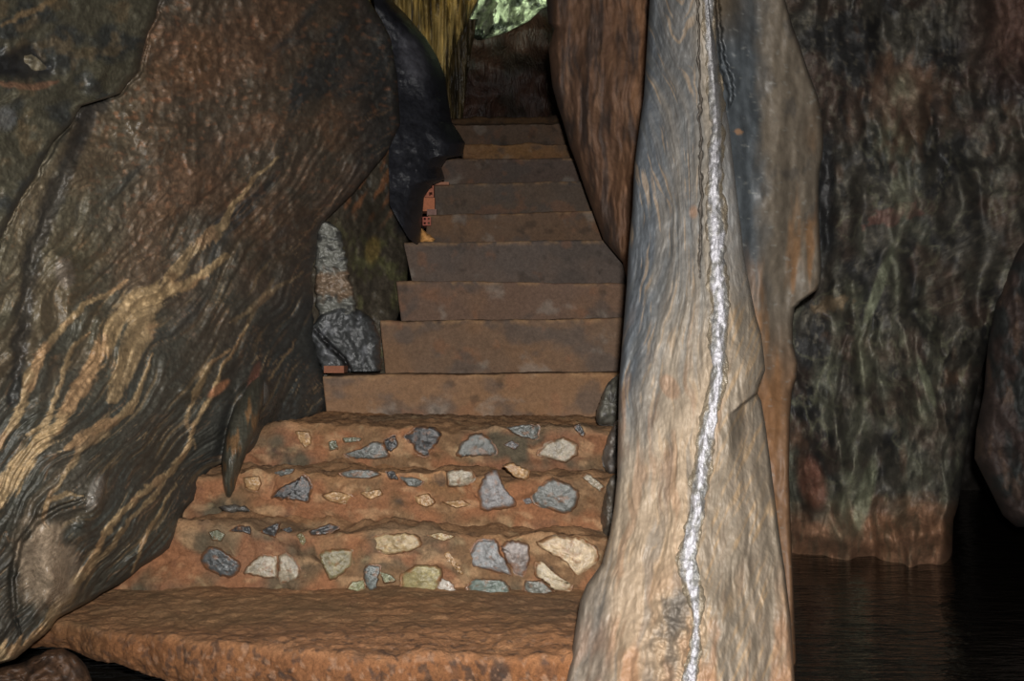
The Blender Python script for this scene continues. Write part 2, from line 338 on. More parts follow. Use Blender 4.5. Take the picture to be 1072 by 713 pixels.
def Bdisp(X, Y, D):
    d = .03 * n2(X, Y, 60, 50, 46, 4) + .007 * n2(X, Y, 9, 9, 47, 3)
    d += .10 * gauss(X + 10 * n2(X, Y, 22, 22, 48, 3), Y + 8 * n2(X, Y, 20, 20, 49, 3), 22, 68, 34, 14, 10) - .035 * gauss(X, Y, 30, 96, 40, 9, 3)
    d -= .035 * gauss(X, Y, 100, 85, 10, 28, 35) - .04 * gauss(X, Y, 78, 98, 24, 7, 5)
    return d
tag(rock('rock_block', (-260, 300), lambda y: np.full_like(y, -320.), Bedge, lambda x, y: Ldepth(x, y) - .09, Bcol, Bdisp, M_left, res=1.6, thick=.5, rollR=(.07, 9), gain=.42, sat=.7,
         wet=lambda X, Y: .35 + .9 * gauss(X, Y, 105, 85, 16, 26, 30) + .8 * gauss(X, Y, 5, 124, 20, 20) + .5 * gauss(X, Y, 85, 80, 14, 12)),
    'olive grey rock block in the top left corner, split off the wall by a crack', 'rock')

# hanging point of rock over the stair edge
hl = curve([(385, 264), (420, 247), (450, 237), (480, 232), (505, 233), (519, 236), (524, 238)]); hr = curve([(385, 276), (420, 276), (450, 268), (480, 256), (500, 249), (515, 245), (524, 241)])
tag(rock('pointed_rock', (385, 524), hl, hr, lambda x, y: 3.86 + .0012 * (x - 236) + .0028 * np.clip(470 - y, 0, 200), lambda X, Y, D: mix(np.zeros(X.shape + (3,)) + srgb(74, 72, 62), srgb(130, 96, 62), ss(.1, .5, n2(X, Y, 6, 30, 50, 3)) * .7) * (1 + .3 * n2(X, Y, 5, 9, 51, 2))[..., None],
         lambda X, Y, D: .02 * n2(X, Y, 8, 40, 52, 3) , M_left, res=1.3, thick=.22, rollL=(.12, 12), rollR=(.12, 16), rollB=(.04, 14), rollT=(.3, 50), gain=.62, wet=lambda X, Y: .5 + 0 * X),
    'dark pointed rock hanging from the left wall over the rubble steps', 'rock')

# ---------------------------------------------------------------- rock pocket left of the upper steps
PR = curve([(130, 404), (175, 412), (215, 434), (230, 440), (250, 428), (300, 426), (340, 414), (400, 412)])
def Pcol(X, Y, D):
    c = np.zeros(X.shape + (3,)) + srgb(66, 60, 50)
    c = mix(c, srgb(128, 88, 60), ss(.0, .4, n2(X + .5 * Y, Y, 9, 30, 60, 4)) * ss(250, 200, Y) * .9)
    c = mix(c, srgb(120, 118, 112), ss(.3, .6, n2(X, Y, 6, 12, 61, 3)) * .6 * ss(240, 180, Y))
    c = mix(c, srgb(84, 82, 56), ss(.0, .5, n2(X, Y, 16, 26, 62, 4)) * ss(220, 260, Y))
    c = mix(c, srgb(132, 112, 62), ss(.35, .75, gauss(X, Y, 390, 262, 10, 18, 10) + gauss(X, Y, 386, 345, 6, 16)) * .6)
    c = mix(c, srgb(32, 32, 34), ss(405, 420, X) * ss(252, 238, Y))
    return c * (1 + .35 * n2(X, Y, 5, 6, 63, 3))[..., None]
tag(rock('rock_buttress', (130, 400), lambda y: np.full_like(y, 300.), PR, tps([(300, 60, 5.3), (300, 400, 5.15), (370, 390, 5.42), (410, 390, 5.42), (410, 345, 5.62), (426, 300, 5.95), (430, 250, 6.2), (350, 240, 5.3), (400, 150, 5.75), (440, 200, 6.3), (350, 320, 5.35)]),
         Pcol, lambda X, Y, D: .06 * n2(X, Y, 34, 50, 64, 4) + .012 * n2(X, Y, 7, 9, 65, 3), M_left, res=1.3, thick=.8, rollR=(.08, 14), wet=lambda X, Y: .3 + .4 * n2(X, Y, 20, 20, 66, 2)),
    'mossy dark rock filling the left edge of the concrete steps', 'rock')
# grey banded stone between wall and steps
gl = curve([(232, 331), (250, 331), (300, 330), (330, 333), (336, 334)]); gr = curve([(232, 346), (246, 358), (280, 365), (320, 372), (336, 372)])
def Gcol(X, Y, D):
    c = np.zeros(X.shape + (3,)) + srgb(128, 128, 120)
    c = mix(c, srgb(84, 84, 80), ss(.1, .4, n2(X, Y, 12, 7, 70, 3)))
    c = mix(c, srgb(140, 112, 86), ss(18, 8, np.abs(Y - 298 - 10 * n2(X, Y, 9, 9, 71, 3))) * .7)
    return c * (1 + .3 * n2(X, Y, 5, 4, 72, 2))[..., None]
tag(rock('layered_stone', (232, 336), lambda y: gl(y) + 4 * n2(y, 0 * y, 12, 9, 74, 4), lambda y: gr(y) + 4 * n2(y, 0 * y, 12, 9, 75, 4), lambda x, y: 5.08 + 0 * x, Gcol, lambda X, Y, D: .04 * n2(X, Y, 12, 7, 73, 4), M_stone, gain=.62, res=1.2, thick=.4, rollL=(.05, 6), rollR=(.05, 6), rollT=(.05, 6), wet=lambda X, Y: .3 + 0 * X),
    'pale grey layered stone with a tan band, standing upright against the left wall', 'rock')
bl = curve([(322, 350), (330, 334), (345, 325), (365, 326), (388, 338)]); br = curve([(322, 372), (332, 390), (350, 397), (372, 400), (388, 400)])
tag(rock('boulder', (322, 389), lambda y: bl(y) + 5 * n2(y, 0 * y, 14, 9, 83, 4), lambda y: br(y) + 4 * n2(y, 0 * y, 12, 9, 84, 4), lambda x, y: 5.02 + .0015 * (x - 340), lambda X, Y, D: mix(mix(np.zeros(X.shape + (3,)) + srgb(88, 90, 90), srgb(44, 44, 44), ss(1.3, .4, seg(X, Y, [(330, 345, 2), (345, 362, 3), (360, 376, 3), (366, 388, 2)])[0])), srgb(140, 142, 146), ss(.1, .4, n2(X, Y, 9, 14, 80, 4)) * .7 * ss(395, 385, X)) * (1 + .3 * n2(X, Y, 4, 5, 81, 2))[..., None],
         lambda X, Y, D: .03 * n2(X, Y, 14, 16, 82, 4) + .05 * ss(1.4, .2, seg(X, Y, [(330, 345, 3), (345, 362, 3), (360, 376, 3), (366, 388, 3)])[0]), M_stone, res=1.2, thick=.35, gain=.42, rollL=(.08, 12), rollR=(.12, 14), rollT=(.06, 12), wet=lambda X, Y: .6 + 0 * X),
    'grey blue cracked boulder beside the lowest concrete steps on the left', 'rock')
# black rock beyond the wall
kl = curve([(-60, 380), (20, 395), (60, 405), (215, 408), (250, 428), (256, 436)]); kr = curve([(-60, 402), (0, 410), (15, 425), (40, 446), (60, 458), (80, 466), (110, 470), (128, 473), (140, 481), (150, 487), (163, 484), (166, 468), (175, 462), (188, 466), (194, 452), (206, 444), (240, 441), (256, 440)])
tag(rock('black_boulder', (-60, 256), kl, kr, lambda x, y: 5.75 + .003 * (x - 410) + .0028 * np.clip(200 - y, -60, 150), lambda X, Y, D: mix(np.zeros(X.shape + (3,)) + srgb(40, 41, 46), srgb(92, 92, 98), ss(.2, .9, gauss(X, Y, 432, 60, 16, 32, -20)) * .75) * (1 + .3 * n2(X, Y, 8, 6, 90, 3))[..., None],
         lambda X, Y, D: .035 * n2(X, Y, 30, 40, 91, 4), M_black, res=1.4, thick=.7, rollR=(.35, 26), gain=.75, wet=lambda X, Y: .3 + .6 * gauss(X, Y, 455, 185, 12, 12) + .5 * gauss(X, Y, 450, 153, 10, 6)),
    'smooth black boulder leaning beside the topmost steps', 'rock')

# ---------------------------------------------------------------- BROWN COLUMN right of the upper steps
cl = curve([(-120, 566), (0, 572), (24, 574), (30, 580), (50, 574), (90, 578), (112, 584), (130, 590), (152, 596), (170, 603), (200, 613), (230, 624), (252, 632), (275, 652), (288, 655), (300, 662), (340, 668)])
def Ccol(X, Y, D):
    wx = X + 5 * n2(X, Y, 26, 60, 100, 3)
    c = np.zeros(X.shape + (3,)) + srgb(118, 86, 64)
    c = mix(c, srgb(78, 66, 60), ss(-.1, .3, n2(wx, Y, 13, 80, 101, 4)) * .8)
    c = mix(c, srgb(146, 108, 78), ss(.1, .5, n2(wx, Y, 7, 50, 102, 4)) * .5)
    c = mix(c, srgb(150, 104, 66), ss(630, 665, X) * .6 * ss(-.3, .3, n2(wx, Y, 14, 60, 103, 3)))
    return c * (1 + .2 * n2(wx, Y, 4, 18, 104, 3))[..., None]
tag(rock('rock_column', (-120, 340), cl, lambda y: np.full_like(y, 700.), tps([(575, -100, 5.5), (580, 100, 5.5), (600, 180, 5.6), (640, 270, 5.45), (640, 100, 5.1), (700, 0, 5.2), (700, 300, 5.3), (640, -100, 5.1)]),
         Ccol, lambda X, Y, D: .06 * n2(X + 5 * n2(X, Y, 26, 60, 100, 3), Y, 18, 110, 105, 4) + .02 * n2(X, Y, 20, 30, 107, 4) + .006 * n2(X, Y, 5, 20, 106, 3), M_column, res=1.4, thick=.6, rollL=(.2, 14), gain=.6, sat=.9, wet=lambda X, Y: .15 + 0 * X),
    'fibrous reddish brown rock column bordering the upper steps on their right', 'rock')

# ---------------------------------------------------------------- CURTAIN ROCK behind the pillar
ur = curve([(-120, 806), (0, 822), (25, 829), (50, 838), (80, 848), (100, 856), (125, 861), (150, 862), (165, 861), (178, 858), (200, 857), (240, 858), (280, 860), (297, 859), (304, 855), (309, 848), (316, 838), (319, 836), (322, 832), (340, 830), (360, 830), (380, 835), (395, 834), (410, 829), (440, 827), (500, 826), (550, 828), (600, 830), (650, 832), (760, 836)])
def Ucol(X, Y, D):
    c = np.zeros(X.shape + (3,)) + srgb(128, 116, 100)
    c = mix(c, srgb(84, 90, 94), ss(812, 785, X + 10 * n2(X, Y, 20, 40, 110, 3)) * ss(380, 240, Y))
    c = mix(c, srgb(110, 92, 66), ss(60, 0, Y) * ss(800, 750, X) * .8)
    c = mix(c, srgb(160, 118, 78), ss(.0, .5, n2(X, Y, 16, 90, 111, 3)) * .8 * ss(150, 300, Y + 2 * (X - 820)))
    c = mix(c, srgb(150, 106, 68), ss(320, 430, Y) * .75)
    c = mix(c, srgb(70, 72, 74), ss(.2, .5, n2(X, Y, 22, 40, 112, 4)) * .4 * ss(300, 200, Y))
    c = mix(c, srgb(176, 134, 98), .8 * ss(.3, .8, gauss(X + 3 * n2(X, Y, 5, 5, 119, 2), Y, 773, 138, 5, 4, 10)))
    c = mix(c, srgb(176, 176, 168), ss(.5, .7, n2(X, Y, 9, 5, 113, 3)) * .3)
    d = seg(X + 2 * n2(X, Y, 6, 6, 114, 2), Y, [(748, -40, 2), (752, 20, 2), (756, 60, 2), (762, 85, 3.4), (766, 100, 2), (763, 112, 1)])[0]
    return c * (1 + .2 * n2(X, Y, 6, 10, 115, 3))[..., None]
def Udisp(X, Y, D):
    d = .04 * n2(X, Y, 40, 110, 116, 3) + .004 * n2(X, Y, 10, 16, 117, 3) + .006 * n2(X, Y, 12, 60, 118, 2)
    d += .09 * ss(1.4, .4, seg(X + 2 * n2(X, Y, 6, 6, 114, 2), Y, [(748, -40, 2), (752, 20, 2), (756, 60, 3), (762, 85, 4), (766, 100, 2.4), (763, 112, 1)])[0])
    return d
tag(rock('rock_curtain', (-120, 760), lambda y: np.full_like(y, 700.), ur, tps([(740, -100, 4.1), (740, 300, 4.05), (740, 760, 3.6), (850, -100, 4.15), (855, 150, 4.15), (855, 300, 4.2), (828, 400, 4.05), (828, 600, 3.75), (835, 760, 3.6), (800, 200, 3.95), (800, 450, 3.9)]),
         Ucol, Udisp, M_curtain, res=1.4, thick=.35, rollR=(.05, 5), gain=.46, sat=.95, wet=lambda X, Y: .15 + .3 * ss(300, 200, Y)),
    'flat grey brown rock curtain with a hooked right edge, behind the pale pillar', 'rock')

# ---------------------------------------------------------------- PILLAR
pl = curve([(-120, 684), (0, 680), (50, 677), (100, 674), (150, 667), (175, 664), (220, 662), (260, 658), (300, 656), (350, 652), (400, 648), (450, 647), (500, 646), (530, 643), (560, 638), (590, 630), (612, 614), (630, 607), (660, 602), (690, 597), (713, 592), (800, 575)])
pr_ = curve([(-120, 728), (0, 738), (20, 744), (40, 748), (70, 753), (100, 757), (130, 763), (165, 767), (200, 771), (240, 776), (270, 779), (300, 785), (330, 791), (350, 797), (375, 800), (388, 801), (396, 798), (403, 795), (412, 793), (420, 797), (450, 802), (480, 806), (520, 811), (560, 816), (600, 822), (650, 828), (713, 832), (800, 840)])
VE = [(738, -120, 6), (741, 0, 6), (744, 40, 6), (747, 80, 7), (750, 130, 8), (748, 180, 9), (749, 215, 9), (750, 250, 10), (752, 290, 10), (755, 320, 10), (752, 350, 9), (752, 385, 8), (748, 420, 8), (742, 450, 9), (736, 480, 9), (732, 510, 9), (727, 545, 8), (721, 575, 9), (722, 600, 10), (728, 625, 8), (730, 650, 5), (727, 680, 6), (722, 713, 8), (720, 800, 8)]
ridgex = curve([(p[1], p[0]) for p in VE])
def Pdepth(X, Y):
    rx = ridgex(Y); base = 3.28 - np.clip(Y - 260, -200, 600) * .00155
    a = np.clip((rx - X) / np.maximum(rx - pl(Y), 1), 0, 1); b = np.clip((X - rx) / np.maximum(pr_(Y) - rx, 1), 0, 1)
    d = base + .22 * a ** 1.25 + .16 * b ** 1.2
    yb = 412 + (792 - X) * .78                       # overhanging flake, lower face steps back under it
    d = d + .11 * ss(-1.5, 1.5, Y - yb) * ss(762, 780, X) * ss(560, 430, Y)
    d = d - .05 * gauss(X, Y, 788, 385, 22, 30, 0)
    return d
def Vx(X, Y):
    return seg(X + 3.5 * n2(X, Y, 9, 16, 120, 3), Y, VE)
def Pstreak(X, Y):
    # streaks run down and slightly right high up, straight down below
    sh = np.interp(Y, [-120, 300, 500, 800], [.0, 0, 0, 0]) 
    sl = ss(420, 120, Y) * ss(740, 700, X) * .45
    wx = X - sl * (Y - 100) + 6 * n2(X, Y, 30, 60, 121, 3) - np.where(Y > 540, (Y - 540) * -.22 * ss(730, 640, X), 0)
    return wx, n2(wx, Y, 4.5, 55, 122, 4), n2(wx, Y, 11, 120, 123, 4)
def Pcolr(X, Y, D):
    wx, s1, s2 = Pstreak(X, Y)
    rx = ridgex(Y)
    c = np.zeros(X.shape + (3,)) + srgb(188, 172, 148)
    c = mix(c, srgb(202, 166, 124), ss(240, 620, Y + 2.0 * (X - 720)) * .7)
    slate = srgb(104, 110, 116)
    k = ss(470, 230, Y + .5 * (X - 690)) * ss(6, -20, X - rx + 6) + ss(705, 655, X + 6 * n2(X, Y, 15, 40, 124, 3)) * ss(520, 380, Y)
    c = mix(c, slate, k * (.75 + .25 * s2))
    c = mix(c, srgb(130, 130, 126), ss(.05, .5, s2) * .45)
    c = mix(c, srgb(206, 172, 130), ss(.25, .5, s1) * .45 * ss(740, 725, X))
    c = mix(c, srgb(180, 128, 84), ss(.1, .5, n2(wx, Y, 14, 90, 125, 3)) * .4 * ss(300, 420, Y))
    c = mix(c, srgb(190, 140, 100), .6 * ss(.3, .9, gauss(X, Y, 726, 222, 6, 9)) + .5 * ss(.3, .6, gauss(X, Y, 701, 405, 10, 16, -30)))
    # right of the vein, grey beige with warm fibres
    R = ss(0, 8, X - rx - 6)
    c = mix(c, srgb(160, 146, 126), R * .8)
    c = mix(c, srgb(205, 168, 120), R * ss(.0, .4, n2(X + .4 * Y, Y, 6, 50, 126, 4)) * .7 * ss(200, 330, Y))
    c = mix(c, srgb(150, 134, 112), R * ss(430, 460, Y) * ss(.0, .4, n2(X, Y, 24, 60, 127, 3)) * .8)
    c = mix(c, srgb(196, 140, 92), ss(560, 700, Y) * ss(-.1, .4, n2(wx, Y, 22, 80, 128, 3)) * .7)
    c = mix(c, srgb(112, 106, 98), ss(.3, .7, gauss(X, Y, 708, 640, 18, 30, 20) + .4 * n2(X, Y, 14, 14, 129, 3)) * .7)
    c = mix(c, srgb(118, 118, 116), ss(648 + 0 * Y, 630, X) * ss(560, 640, Y) * .5)
    c = mix(c, srgb(196, 194, 190), ss(-10, 2, X - rx) * ss(330, 230, Y + 20 * n2(X, Y, 20, 30, 137, 3)) * (.75 + .5 * n2(X, Y, 9, 18, 138, 3)))
    c = mix(c, srgb(96, 84, 72), ss(1.4, .4, seg(X + 3 * n2(X, Y, 8, 14, 136, 3), Y, [(730, 0, 1.2), (733, 100, 1.5), (733, 160, 1.8), (734, 200, 1.6), (732, 290, 1.2)])[0]) * .7)
    return c * (1 + .12 * n2(X, Y, 4, 9, 130, 3))[..., None]
def Pdisp(X, Y, D):
    wx, s1, s2 = Pstreak(X, Y)
    d = .003 * s1 + .007 * s2 + .04 * n2(X, Y, 60, 160, 131, 3) + .003 * n2(X, Y, 7, 12, 132, 3)
    dv, t = Vx(X, Y)
    d += .012 * ss(2.0, 1.0, dv)                      # the crystal band sits in a shallow groove
    d += .015 * n2(X, Y, 22, 40, 135, 4)
    d += .035 * ss(1.3, .3, seg(X + 3 * n2(X, Y, 8, 14, 136, 3), Y, [(730, 0, 1.2), (733, 100, 1.5), (733, 160, 1.8), (734, 200, 1.6), (732, 290, 1.2)])[0])
    d += .04 * n2(X, Y, 20, 16, 133, 4) * ss(590, 640, Y) * gauss(X, Y, 706, 670, 28, 70)
    return d
pil = empty('rock_pillar', tuple(P(720, HY, 3.7) * np.array([1, 1, 0]) + np.array([0, 0, -.3])))
pobj = rock('pillar_body', (-120, 800), pl, pr_, Pdepth, Pcolr, Pdisp, M_pillar, res=1.25, thick=.3, rollL=(.07, 7), rollR=(.06, 5),
            wet=lambda X, Y: .12 + .3 * n2(X, Y, 30, 60, 134, 2), gain=.43, sat=.85)
def reparent(o, e):
    o.parent = e; o.matrix_parent_inverse.identity(); o.location = tuple(-np.array(e.location))
reparent(pobj, pil)
tag(pil, 'tall pale tan and grey rock pillar with a glistening white vein, right of the stairs', 'rock pillar')
vl = lambda y: ridgex(y) + 3 * n2(np.asarray(y), 0 * np.asarray(y), 24, 9, 140, 3) - np.interp(y, [p[1] for p in VE], [p[2] for p in VE]) * (1.2 + .5 * n2(y, 0 * y, 26, 9, 141, 3))
vr = lambda y: ridgex(y) + 3 * n2(np.asarray(y), 0 * np.asarray(y), 24, 9, 140, 3) + np.interp(y, [p[1] for p in VE], [p[2] for p in VE]) * (1.2 + .5 * n2(y, 0 * y, 26, 9, 142, 3))
def Vcol(X, Y, D):
    c = np.zeros(X.shape + (3,)) + srgb(150, 148, 144)
    e = np.abs(X - ridgex(Y)) / np.interp(Y, [p[1] for p in VE], [p[2] for p in VE])
    c = mix(c, srgb(124, 124, 124), ss(.0, .4, n2(X, Y, 6, 9, 143, 3)) * .8)
    c = mix(c, srgb(214, 212, 218), ss(.6, .0, e + 1.0 * n2(X + .2 * Y, Y, 6, 16, 144, 3)) * (.35 + .65 * ss(60, 300, Y)))
    c = mix(c, srgb(150, 134, 108), ss(.55, 1.0, e + .5 * n2(X, Y, 8, 22, 145, 3)) * .8)
    return c
vo = rock('calcite_vein', (-120, 800), vl, vr, lambda X, Y: Pdepth(X, Y) + Pdisp(X, Y, 0) - .012, Vcol, lambda X, Y, D: .012 * n2(X, Y, 5, 7, 146, 4) - .006 * np.abs(n2(X, Y, 9, 12, 147, 2)), M_cryst, res=1.0, thick=.04, rollL=(.03, 5), rollR=(.03, 5),
          wet=lambda X, Y: .6 + .4 * n2(X, Y, 8, 8, 148, 2), gain=.58)
reparent(vo, pil); vo['label'] = 'glistening white mineral vein down the ridge of the pillar'

# ---------------------------------------------------------------- RIGHT WALL
rb = curve([(-120, 700), (800, 700)])
rr = curve([(-150, 1400), (200, 1400), (250, 1250), (290, 1120), (330, 1046), (380, 1030), (430, 1018), (480, 1010), (530, 1003), (545, 998), (575, 997), (600, 996), (640, 996)])
Rdep = tps([(700, -100, 5.6), (700, 600, 5.4), (860, 0, 5.5), (860, 300, 5.3), (830, 585, 5.6), (900, 587, 5.5), (1000, 570, 5.6), (950, 450, 5.25), (950, 250, 5.1), (950, 50, 5.3), (1072, 0, 4.9), (1072, 200, 4.8), (1040, 320, 5.0), (1010, 480, 5.5), (1300, 0, 4.2), (1400, 200, 4.0), (880, 450, 5.4)])
RV = [([(893, 300, 1), (905, 380, 1), (903, 450, 1), (890, 500, 1), (880, 556, 1.6)], .16, 12), ([(935, 270, 1), (945, 360, 1), (968, 440, 1.2)], .12, 9), ([(1005, 330, 1), (1003, 420, 1.4), (990, 500, 2), (975, 560, 2)], .20, 18),
      ([(850, 480, 1), (852, 520, 1.2)], .16, 20), ([(945, 90, 1), (935, 150, 1.4), (950, 230, 1)], .10, 16), ([(985, 120, 1), (1000, 200, 1.3), (985, 290, 1)], .14, 22), ([(905, 190, 1), (890, 270, 1)], .08, 14),
      ([(835, 400, 1), (845, 440, 1), (858, 470, 1)], -.14, 9), ([(920, 470, 1), (930, 510, 1)], -.14, 12), ([(958, 325, 1), (975, 345, 1)], -.16, 9), ([(925, 400, 1), (935, 450, 1)], -.10, 10), ([(1022, 180, 1), (1030, 260, 1), (1024, 330, 1)], -.16, 10), ([(868, 130, 1), (872, 200, 1), (866, 290, 1)], -.08, 8),
      ([(840, 560, 1), (900, 568, 1), (990, 556, 1)], .10, 12)]
def Rcol(X, Y, D):
    wx = X + 9 * n2(X, Y, 50, 60, 150, 3); wy = Y + 9 * n2(X, Y, 50, 60, 151, 3)
    c = np.zeros(X.shape + (3,)) + srgb(76, 72, 62)
    c = mix(c, srgb(46, 46, 46), ss(-.05, .3, n2(wx, wy, 50, 80, 152, 4)) * .9)
    c = mix(c, srgb(100, 100, 80), ss(-.05, .35, n2(wx, wy, 26, 90, 153, 4)) * .75 * ss(120, 330, Y))
    c = mix(c, srgb(88, 66, 50), ss(.0, .4, n2(wx, wy, 60, 60, 154, 5)) * .6)
    c = mix(c, srgb(120, 112, 92), ss(.2, .5, n2(X, Y, 6, 8, 197, 3)) * .45)
    c = mix(c, srgb(34, 34, 34), ss(.15, .5, n2(X, Y, 12, 20, 198, 4)) * .6)
    c = mix(c, srgb(96, 60, 44), ss(990, 1060, X) * ss(120, 40, Y) * .8)
    c = mix(c, srgb(120, 82, 50), ss(.2, .6, gauss(X, Y, 945, 110, 40, 50, 20) + .5 * n2(X, Y, 16, 30, 155, 3)) * .5)
    c = mix(c, srgb(130, 130, 92), ss(.25, .45, ridge(n2(wx, wy, 44, 50, 156, 3)) - .62) * .5 * ss(100, 200, Y))
    c = mix(c, srgb(116, 66, 52), ss(.45, .7, gauss(X, Y, 935, 225, 34, 12, -10) + .6 * n2(X, Y, 14, 10, 157, 3)) * .5)
    # rust brown foot at the waterline
    k = ss(515, 548, Y + 12 * n2(X, Y, 24, 20, 158, 3) - 12 * ss(880, 860, X))
    c = mix(c, srgb(150, 100, 58), k * .85); c = mix(c, srgb(104, 84, 56), k * ss(.0, .4, n2(X, Y, 8, 20, 159, 3)) * .6)
    c = mix(c, srgb(116, 66, 38), .8 * ss(.4, .8, gauss(X, Y, 850, 505, 20, 42, -15)))
    c = mix(c, srgb(134, 140, 104), .6 * ss(.45, .8, gauss(X, Y, 905, 520, 12, 60, 14) + gauss(X, Y, 920, 300, 8, 60, 20) + gauss(X, Y, 970, 400, 6, 40, -20)))
    for pts, am, wdt in RV[:2] + RV[4:5]: c = mix(c, srgb(128, 130, 98), .55 * np.exp(-seg(X, Y, pts, wdt * .8)[0] ** 2) * (.6 + n2(X, Y, 12, 22, 169, 3)))
    c = mix(c, srgb(38, 40, 42), .9 * ss(882, 868, X + 4 * n2(X, Y, 10, 20, 160, 2)) * ss(300, 250, Y) * ss(120, 160, Y))
    c = mix(c, srgb(130, 106, 70), .7 * ss(.4, .7, gauss(X, Y, 870, 318, 28, 9, -12) + .4 * n2(X, Y, 7, 7, 161, 2)))
    return c * (1 + .35 * n2(X, Y, 7, 9, 162, 3))[..., None] * .92
def Rdisp(X, Y, D):
    wx = X + 9 * n2(X, Y, 50, 60, 150, 3); wy = Y + 9 * n2(X, Y, 50, 60, 151, 3)
    d = .26 * n2(wx, wy, 55, 120, 163, 3) + .06 * np.abs(n2(wx, wy, 34, 70, 164, 3)) + .02 * n2(X, Y, 14, 16, 165, 4)
    for pts, am, wdt in RV: d -= am * np.exp(-seg(wx * .5 + X * .5, Y, pts, wdt)[0] ** 2)
    d -= 0 * gauss(X, Y, 905, 480, 14, 90, 10) + .10 * gauss(X, Y, 850, 500, 16, 34) + .10 * gauss(X, Y, 980, 420, 26, 90, -14)
    d += .14 * gauss(X, Y, 878, 470, 8, 60, -8) + .16 * gauss(X, Y, 952, 400, 14, 70, 25) + .12 * gauss(X, Y, 940, 560, 50, 7, -6) * 0
    d -= .10 * ss(520, 560, Y) * ss(860, 880, X) 
    d += .12 * gauss(X, Y, 960, 330, 20, 12)
    return d
tag(rock('wall_right', (-150, 640), rb, rr, Rdep, Rcol, Rdisp, M_right, res=1.8, thick=1.0, rollR=(.4, 16), gain=1.0, sat=.72, wet=lambda X, Y: .15 + .9 * n2(X, Y, 40, 50, 166, 3) + .6 * gauss(X, Y, 870, 220, 12, 60)),
    'dark greenish cave wall right of the curtain rock, rising from the water', None, kind='structure')
tag(rock('wall_recess', (150, 640), lambda y: np.full_like(y, 780.), lambda y: np.full_like(y, 1700.), lambda x, y: 8.2 - .001 * (x - 1000), lambda X, Y, D: np.zeros(X.shape + (3,)) + srgb(40, 36, 32) * (1 + .3 * n2(X, Y, 40, 40, 167, 3))[..., None],
         lambda X, Y, D: .3 * n2(X, Y, 60, 80, 168, 4), M_right, res=3, thick=.6), 'dark recess of the cave under the overhanging rock', None, kind='structure')
# hanging rock at right edge
ol = curve([(230, 1085), (260, 1066), (290, 1052), (320, 1042), (360, 1034), (410, 1030), (450, 1022), (480, 1020), (500, 1030), (520, 1040), (540, 1050), (552, 1064)])
def Ocol(X, Y, D):
    c = np.zeros(X.shape + (3,)) + srgb(66, 52, 46)
    c = mix(c, srgb(48, 50, 48), ss(-.1, .3, n2(X, Y, 30, 50, 170, 4)))
    c = mix(c, srgb(100, 76, 58), ss(.1, .4, n2(X, Y, 16, 40, 171, 4)) * .6)
    return c * (1 + .3 * n2(X, Y, 7, 9, 172, 3))[..., None]
tag(rock('overhanging_rock', (230, 552), ol, lambda y: 1300 - 0 * y, lambda x, y: 4.75 - (x - 1050) * .002 + 0 * y, Ocol, lambda X, Y, D: .12 * n2(X, Y, 40, 70, 173, 4) + .006 * n2(X, Y, 16, 16, 174, 2), M_right, res=1.8, thick=.8, rollL=(.22, 22), rollB=(.2, 26), rollT=(.3, 40), gain=.8, sat=.8, wet=lambda X, Y: .12 + 0 * X),
    'dark brown overhanging rock at the right edge above the black water', 'rock')

# ---------------------------------------------------------------- FAR CHAMBER
def farcol(base, alt, seed, sx, sy):
    def f(X, Y, D):
        c = np.zeros(X.shape + (3,)) + srgb(*base)
        return mix(c, srgb(*alt), ss(-.1, .3, n2(X, Y, sx, sy, seed, 4))) * (1 + .4 * n2(X, Y, sx * .4, sy * .5, seed + 1, 3))[..., None]
    return f
tag(rock('wall_back', (-250, 400), lambda y: np.full_like(y, 250.), lambda y: np.full_like(y, 760.), lambda x, y: 11.2 + 0 * x, farcol((56, 36, 27), (42, 32, 25), 180, 40, 40),
         lambda X, Y, D: .25 * n2(X, Y, 70, 70, 182, 3), M_far, res=2.5, thick=.6), 'dark brown back wall behind the top of the stairs', None, kind='structure')
def fold(name, yr, L, Rr, dep, base, alt, seed, label, cat='flowstone', sx=5, sy=60, amp=.16, tilt=0):
    o = rock(name, yr, L, Rr, dep, farcol(base, alt, seed, sx, sy), lambda X, Y, D: amp * n2(X, Y, sx * 1.4, sy * 2, seed + 2, 4), M_far, res=1.3, thick=.5, rollL=(.2, 10), rollR=(.2, 10), rollB=(.25, 14),
             wet=lambda X, Y: .3 + 0 * X)
    return tag(o, label, cat, 'flowstone curtains of the far chamber' if cat == 'flowstone' else None)
fold('flowstone_curtain', (-120, 92), curve([(-120, 375), (0, 380), (60, 400), (92, 460)]), curve([(-120, 512), (0, 500), (18, 492), (36, 484), (60, 472), (92, 468)]), lambda x, y: 8.9 + 0 * x, (170, 146, 86), (70, 58, 30), 190,
     'yellow ribbed flowstone curtain hanging above the black boulder')
fold('flowstone_curtain', (20, 180), curve([(20, 440), (60, 452), (100, 462), (180, 474)]), curve([(20, 500), (50, 494), (90, 488), (130, 484), (180, 480)]), lambda x, y: 9.15 + 0 * x, (74, 62, 36), (40, 33, 20), 195,
     'narrow olive flowstone curtain dropping to the top step on the left')
fold('pale_rock_mass', (-120, 42), curve([(-120, 488), (0, 494), (24, 484), (34, 486), (42, 500)]), curve([(-120, 600), (0, 590), (10, 566), (22, 554), (34, 530), (42, 504)]), lambda x, y: 9.9 - .004 * (x - 500), (140, 146, 124), (22, 26, 18), 200,
     'pale green lit rock mass at the very top of the opening', 'rock', sx=11, sy=12, amp=.3)

